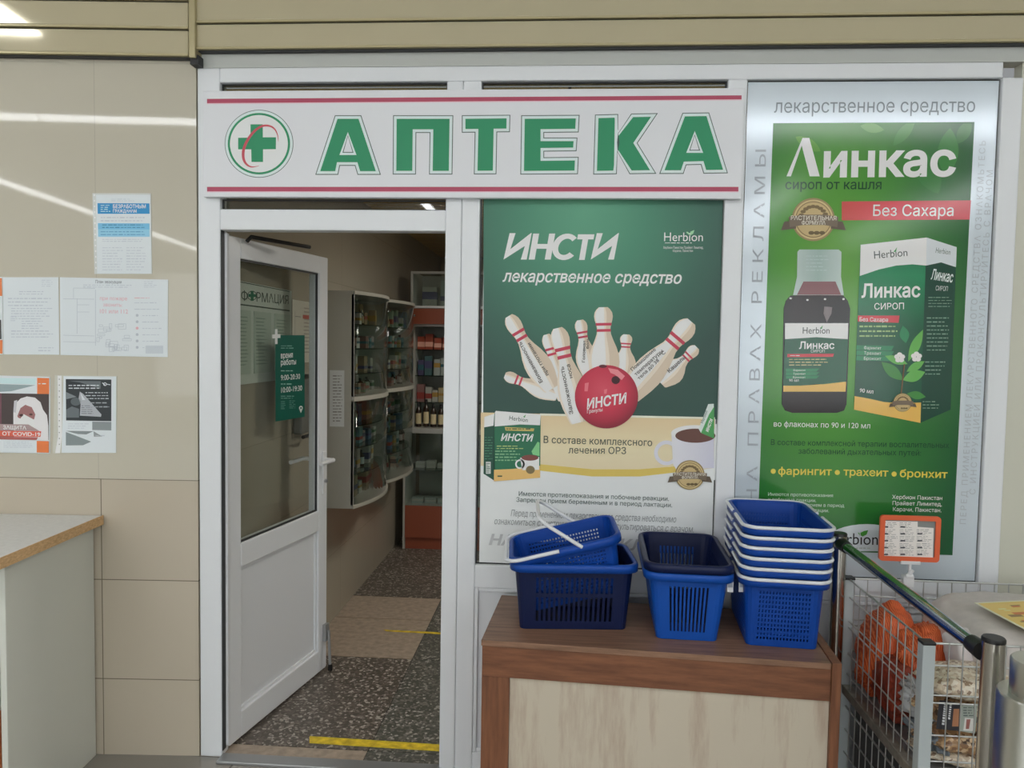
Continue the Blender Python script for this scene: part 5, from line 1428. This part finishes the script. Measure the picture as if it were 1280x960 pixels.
for (a0, a1) in ((0.15, 0.29), (0.325, 0.505), (0.55, 0.74)):
    b = board(IBF, a0, 1.44, a1, 1.695, 0.0006, 0.004, M_POCKET); b.build('document_pocket', ib)
    s = Sheet(Plane((-1.2674, 0, 0), (0, 1, 0), (0, 0, 1), (1, 0, 0)))
    R = random.Random(int(a0 * 1000))
    for k in range(14):
        z = 1.665 - 0.0145 * k; s.ab([(a0 + 0.015, z), (a0 + 0.015 + R.uniform(0.5, 0.95) * (a1 - a0 - 0.03), z), (a0 + 0.1, z + 0.004), (a0 + 0.015, z + 0.004)], ink(128, 146, 134), 0)
    printed(s, 'printing', ib)
# paper notices further along the corridor wall
def wall_paper(a0, b0, a1, b1, label, red=False, seed=1):
    r_ = empty('wall_notice', (-1.278, (a0 + a1) / 2, b0), label, 'notice')
    board(CI, a0, b0, a1, b1, 0.0, 0.0015, ink(190, 188, 176)).build('sheet', r_)
    s = Sheet(Plane((-1.2762, 0, 0), (0, 1, 0), (0, 0, 1), (1, 0, 0))); R = random.Random(seed); n = int((b1 - b0) / 0.018)
    for k in range(2, n - 1):
        z = b1 - 0.018 * k; w = a1 - a0; s.ab([(a0 + w * (0.45 if red else 0.12), z), (a1 - w * R.uniform(0.08, 0.35), z), (a1 - w * 0.35, z + 0.006), (a0 + w * (0.45 if red else 0.12), z + 0.006)], ink(150, 146, 138), 0)
    if red:
        s.ab([(a0 + 0.4 * (a1 - a0), b1 - 0.085), (a1 - 0.06, b1 - 0.085), (a1 - 0.06, b1 - 0.066), (a0 + 0.4 * (a1 - a0), b1 - 0.066)], ink(170, 84, 74), 1)
        s.ab([(a0 + 0.03, b1 - 0.2), (a0 + 0.034, b1 - 0.2), (a0 + 0.034, b1 - 0.05), (a0 + 0.03, b1 - 0.05)], ink(130, 130, 126), 1); s.ab([(a0 + 0.03, b1 - 0.08), (a0 + 0.11, b1 - 0.08), (a0 + 0.11, b1 - 0.076), (a0 + 0.03, b1 - 0.076)], ink(130, 130, 126), 1)
    printed(s, 'printing', r_)


wall_paper(0.79, 1.47, 1.14, 1.77, 'white notice with a red heading bar beside the information board', True, 3)
# dark framed box on the corridor wall
bx = empty('wall_box', (-1.278, 0.92, 1.12), 'grey wall box with rounded black edge below the corridor notices', 'box')
g = MB(); g.box((-1.2795, 0.80, 1.13), (-1.235, 0.93, 1.40), mat('grey_box', (0.2, 0.2, 0.19, 1), 0.4)); g.build('body', bx, bevel=0.01)
g = MB(); g.tube([(-1.228, 0.80, 1.41), (-1.228, 0.92, 1.41), (-1.228, 0.95, 1.39), (-1.228, 0.955, 1.15), (-1.228, 0.92, 1.12), (-1.228, 0.80, 1.12)], 0.009, M_BLACK); g.build('black_edge', bx)

# ================================================================== curved wall cabinets
M_CAB = mat('cabinet_white', (0.46, 0.45, 0.39, 1), 0.35)
M_CABBACK = mat('cabinet_back', (0.34, 0.34, 0.31, 1), 0.4)
M_CGLASS = glass('cabinet_glass', (0.86, 0.9, 0.88, 1))
M_SHELFGLASS = glass('shelf_glass', (0.62, 0.72, 0.68, 1))
CXB, CXF, BUL = -1.2795, -1.10, 0.075
CZ0, CZ1 = 0.69, 1.843


def bow(y0, y1, d=0.0, n=14):
    return [(CXF + d + BUL * math.sin(math.pi * i / n) ** 0.9, y0 + (y1 - y0) * i / n) for i in range(n + 1)]


SHELVES = (0.86, 1.00, 1.12, 1.40, 1.535, 1.665)


def cabinet(y0, y1, label, with_side=True):
    root = empty('wall_cabinet', (CXB, (y0 + y1) / 2, CZ0), label, 'cabinet')
    t = 0.018
    for z0, z1, nm in ((CZ0, CZ0 + t, 'bottom_board'), (CZ1 - t, CZ1, 'top_board'), (1.262, 1.286, 'middle_board')):
        MB().prism([(CXB, y0)] + bow(y0, y1) + [(CXB, y1)], z0, z1, M_CAB).build(nm, root)
    for yy in (y0, y1 - 0.016):
        MB().box((CXB, yy + 0.0005, CZ0 + t), (CXF - 0.004, yy + 0.0155, CZ1 - t), M_CAB).build('side_panel', root)
    MB().box((CXB, y0 + 0.017, CZ0 + t), (CXB + 0.006, y1 - 0.017, CZ1 - t), M_CABBACK).build('back_panel', root)
    for z0, z1 in ((CZ0 + t, 1.262), (1.286, CZ1 - t)):
        g = MB(); b = bow(y0 + 0.004, y1 - 0.004, -0.010)
        vs = [(x, y, z) for x, y in b for z in (z0, z1)]
        g.add(vs, [(2 * i, 2 * i + 2, 2 * i + 3, 2 * i + 1) for i in range(len(b) - 1)], M_CGLASS, True)
        g.build('curved_glass_front', root, solid=0.004)
    g = MB()
    for zz in (CZ0 + t, 1.286): pass
    for (yy) in (y0 + 0.006, y1 - 0.006):
        MB().box((CXF - 0.016, yy - 0.0055, CZ0 + t), (CXF - 0.003, yy + 0.0055, CZ1 - t), mat('cabinet_profile', (0.6, 0.6, 0.57, 1), 0.3, metal=0.5)).build('edge_profile', root)
    for z in SHELVES:
        MB().prism([(CXB + 0.008, y0 + 0.02)] + bow(y0 + 0.02, y1 - 0.02, -0.03) + [(CXB + 0.008, y1 - 0.02)], z, z + 0.006, M_SHELFGLASS).build('glass_shelf', root)
    k = MB(); k.tube([(CXF + 0.01, y1 - 0.05, 1.77), (CXF + 0.03, y1 - 0.05, 1.77)], 0.008, M_CHROME); k.build('lock', root)
    return root


cabinet(1.222, 1.962, 'nearer of two white wall cabinets with bowed glass fronts')
cabinet(1.964, 2.764, 'farther of two white wall cabinets with bowed glass fronts, beside the showcase')
wn = empty('wall_notice', (-1.19, 1.2215, 1.22), 'white typed notice on the side of the nearer bowed wall cabinet', 'notice')
PS = Plane((0, 1.2205, 0), (1, 0, 0), (0, 0, 1), (0, -1, 0))
x0_, z0_ = PS.px(412, 533); x1_, z1_ = PS.px(430.5, 463)
board(PS, max(x0_, -1.27), z0_, x1_, z1_, 0.0, 0.0012, ink(200, 202, 200)).build('sheet', wn)
s = Sheet(Plane((0, 1.2190, 0), (1, 0, 0), (0, 0, 1), (0, -1, 0))); s.bars(416, 428.5, 468, 528, 16, ink(128, 126, 120), 0, 0.35, 44); printed(s, 'printing', wn)

# goods: cartons and bottles, each its own thing
PAL = [(196, 196, 186), (180, 190, 186), (120, 160, 166), (196, 180, 140), (150, 172, 150), (170, 150, 120), (90, 120, 150), (186, 170, 166), (150, 110, 100), (206, 204, 196)]
GM = [mat('carton_%d' % i, alb(*c, 0.8), 0.45) for i, c in enumerate(PAL)]
GM2 = [mat('carton_band_%d' % i, alb(*c, 0.8), 0.45) for i, c in enumerate(((60, 110, 120), (170, 70, 60), (70, 120, 80), (90, 90, 130), (190, 150, 70)))]


def carton(x, y, z, w, d, h, R, label, group, rot=0.0, m=None, m2=None):
    o = empty('medicine_carton', (x, y, z), label, 'carton', group, rot=rot)
    a = m or R.choice(GM); b = m2 or R.choice(GM2)
    MB().box((-w / 2, -d / 2, 0), (w / 2, d / 2, h), a).build('box', o, local=True, bevel=0.001)
    f = h * R.uniform(0.12, 0.5)
    g = MB(); e = 0.0006
    g.box((-w / 2 - e, -d / 2 - e, f), (w / 2 + e, d / 2 + e, f + h * R.uniform(0.15, 0.4)), b); g.build('printed_band', o, local=True)
    return o


def bottle(x, y, z, r, h, label, group, mb_, ml_, cap=M_BLACK):
    o = empty('medicine_bottle', (x, y, z), label, 'bottle', group)
    MB().lathe([(r * 0.9, 0), (r, 0.004), (r, h * 0.62), (r * 0.8, h * 0.72), (r * 0.4, h * 0.79), (r * 0.38, h * 0.86)], (0, 0, 0), mb_, 18).build('glass_body', o, local=True)
    MB().lathe([(r * 1.012, h * 0.12), (r * 1.012, h * 0.55)], (0, 0, 0), ml_, 18).build('paper_label', o, local=True)
    MB().lathe([(r * 0.48, h * 0.84), (r * 0.48, h), (r * 0.42, h)], (0, 0, 0), cap, 18).build('cap', o, local=True)
    return o


ORD = {CZ0 + 0.018: 'bottom board', 0.866: 'lowest glass shelf', 1.006: 'second glass shelf', 1.126: 'third glass shelf', 1.286: 'middle board', 1.406: 'fourth glass shelf', 1.541: 'fifth glass shelf', 1.671: 'top glass shelf'}
M_BROWNGL = mat('brown_bottle', (0.03, 0.014, 0.008, 1), 0.15)
M_LABEL = mat('cream_label', alb(196, 182, 146), 0.5)
for ci, (y0, y1, nm) in enumerate(((1.222, 1.962, 'nearer'), (1.964, 2.764, 'farther'))):
    for si, (z, sh) in enumerate(ORD.items()):
        R = random.Random(100 * ci + si)
        nxt = [1.0, 0.866, 1.0, 1.12, 1.262, 1.40, 1.535, 1.665, 1.82]
        gap = {0: 0.14, 1: 0.125, 2: 0.105, 3: 0.125, 4: 0.105, 5: 0.12, 6: 0.115, 7: 0.14}[si]
        y = y0 + 0.05
        while y < y1 - 0.09:
            w = R.uniform(0.035, 0.075); h = R.uniform(0.4, 0.9) * gap
            if R.random() < 0.22:
                bottle(-1.165 + R.uniform(-0.03, 0.02), y + 0.022, z + 0.0005, 0.018, min(gap * 0.9, R.uniform(0.07, 0.11)), 'small dark bottle on the %s of the %s bowed cabinet' % (sh, nm), 'bottles on the %s of the %s cabinet' % (sh, nm), M_BROWNGL, R.choice(GM))
                y += 0.055
            else:
                carton(-1.17 + R.uniform(-0.03, 0.02), y + w / 2, z + 0.0005, R.uniform(0.03, 0.06), w, h, R, 'small medicine carton on the %s of the %s bowed cabinet' % (sh, nm), 'cartons on the %s of the %s cabinet' % (sh, nm))
                y += w + R.uniform(0.008, 0.05)

# ================================================================== showcase at the back of the corridor
M_SHOW = mat('showcase_grey', (0.50, 0.50, 0.47, 1), 0.35)
M_ORPAN = mat('terracotta_panel', alb(160, 84, 58, 0.9), 0.4)
SX, SE, SY, SD = -1.16, -0.20, 2.98, 0.42
sc = empty('showcase', ((SX + SE) / 2, SY + SD / 2, 0), 'tall pharmacy showcase with terracotta header and base at the end of the corridor', 'showcase')
def sbox(lo, hi, m, nm, bev=0.0): return MB().box(lo, hi, m).build(nm, sc, bevel=bev)
sbox((SX - 0.045, SY, 0.0), (SX - 0.03, SY + SD, 0.90), M_SHOW, 'side_panel')
sbox((SX - 0.029, SY + 0.002, 0.09), (SE, SY + 0.02, 0.335), M_ORPAN, 'base_panel')
sbox((SX - 0.029, SY + 0.02, 0.0), (SE, SY + 0.05, 0.085), mat('terracotta_kick', alb(150, 76, 50, 1.0), 0.5), 'kick_board')
sbox((SX - 0.029, SY + 0.021, 0.30), (SE, SY + SD, 0.336), M_SHOW, 'display_floor')
sbox((SX - 0.029, SY + 0.002, 0.337), (SE, SY + 0.006, 0.889), M_CGLASS, 'glass_front')
sbox((SX - 0.029, SY, 0.89), (SE, SY + SD, 0.928), M_SHOW, 'counter_top', 0.002)
sbox((SX - 0.029, SY + 0.03, 0.60), (SE, SY + SD, 0.606), M_SHELFGLASS, 'glass_shelf')
sbox((SX, SY + SD, 0.337), (SE, SY + SD + 0.02, 2.11), M_CABBACK, 'back_panel')
sbox((SX, SY + 0.1, 0.929), (SX + 0.016, SY + SD, 2.11), M_SHOW, 'side_panel')
for z in (1.118, 1.324, 1.524): sbox((SX + 0.017, SY + 0.12, z - 0.006), (SE, SY + SD, z), M_SHELFGLASS, 'glass_shelf')
sbox((SX, SY - 0.02, 1.716), (SE, SY + 0.0, 1.832), M_ORPAN, 'header_panel')
sbox((SX + 0.017, SY + 0.001, 1.70), (SE, SY + SD, 1.715), M_SHOW, 'header_board')
sbox((SX - 0.01, SY - 0.03, 1.834), (SE, SY + SD, 1.852), M_WHITE, 'shelf_edge', 0.002)
sbox((SX, SY, 1.853), (SX + 0.016, SY + 0.099, 2.11), M_SHOW, 'door_frame'); sbox((SX + 0.017, SY, 2.092), (SE, SY + 0.02, 2.11), M_SHOW, 'door_frame')
sbox((SX + 0.017, SY + 0.008, 1.853), (SE, SY + 0.012, 2.091), M_CGLASS, 'glass_door')
R = random.Random(77)
RO = mat('orange_red_carton', alb(190, 86, 60, 0.8), 0.45); ROB = mat('pale_red_band', alb(214, 160, 140), 0.45); RD = mat('dark_red_carton', alb(150, 60, 60), 0.45)
VI = mat('violet_carton', alb(92, 88, 124, 0.8), 0.45); TE = mat('teal_carton', alb(84, 120, 122, 0.8), 0.45); PK = mat('pink_carton', alb(160, 118, 114, 0.8), 0.45)
for z, pal, h0, h1, nm in ((1.5245, (RO, RO, RD), 0.09, 0.12, 'red'), (1.3245, (VI, VI, TE, GM[1]), 0.10, 0.15, 'violet and teal'), (1.1185, (PK, GM[0], GM[3], PK), 0.09, 0.14, 'pink and white')):
    x = SX + 0.05
    while x < SX + 0.42:
        w = R.uniform(0.04, 0.06)
        carton(x, SY + 0.2, z, w, 0.06, R.uniform(h0, h1), R, 'medicine carton in the %s row on a showcase shelf' % nm, '%s cartons of the showcase' % nm, 0, R.choice(pal), ROB if nm == 'red' else None)
        x += w + R.uniform(0.004, 0.014)
for k in range(7):
    bottle(SX + 0.045 + 0.058 * k, SY + 0.12 + 0.01 * (k % 2), 0.9285, 0.022, (0.19, 0.21, 0.18, 0.175, 0.19, 0.18, 0.2)[k], 'tall dark medicine bottle with cream label on the showcase counter', 'bottles on the showcase counter', M_BROWNGL, M_LABEL)
for k in range(4):
    carton(SX + 0.06 + 0.085 * k, SY + 0.16, 0.6065, 0.07, 0.06, R.uniform(0.035, 0.06), R, 'low white carton on the glass shelf under the showcase counter', 'white cartons under the counter', 0, GM[9], GM[0])
for k in range(4):
    carton(SX + 0.05 + 0.10 * k, SY + 0.12, 0.3365, 0.085, 0.06, R.uniform(0.03, 0.05), R, 'flat pale carton on the showcase floor behind glass', 'flat cartons on the showcase floor', 0, GM[1], GM[9])
for k, (xx, h, m) in enumerate(((SX + 0.12, 0.15, GM[0]), (SX + 0.26, 0.2, GM[1]))):
    carton(xx, SY + 0.15, 1.8525, 0.11, 0.05, h, R, ('white pictured box behind the top glass door of the showcase', 'taller pale box beside the white box behind the top glass door of the showcase')[k], None, 0, m, GM2[3])

# ================================================================== yellow floor tape
M_TAPE = mat('worn_yellow_tape', alb(190, 160, 40, 1.6), 0.5, noise_amt=0.35, noise_scale=30)
for nm, quad, lab in (('floor_tape', ((-0.985, 0.183), (-0.44, 0.171), (-0.44, 0.121), (-0.968, 0.131)), 'worn yellow tape strip on the floor just inside the doorway'),
                      ('floor_tape', ((-0.96, 1.335), (-0.50, 1.33), (-0.50, 1.30), (-0.94, 1.315)), 'faded yellow tape strip farther along the corridor floor')):
    g = MB(); g.prism(list(quad)[::-1], 0.0003, 0.0012, M_TAPE); tag(g.build(nm, None), lab, 'tape')
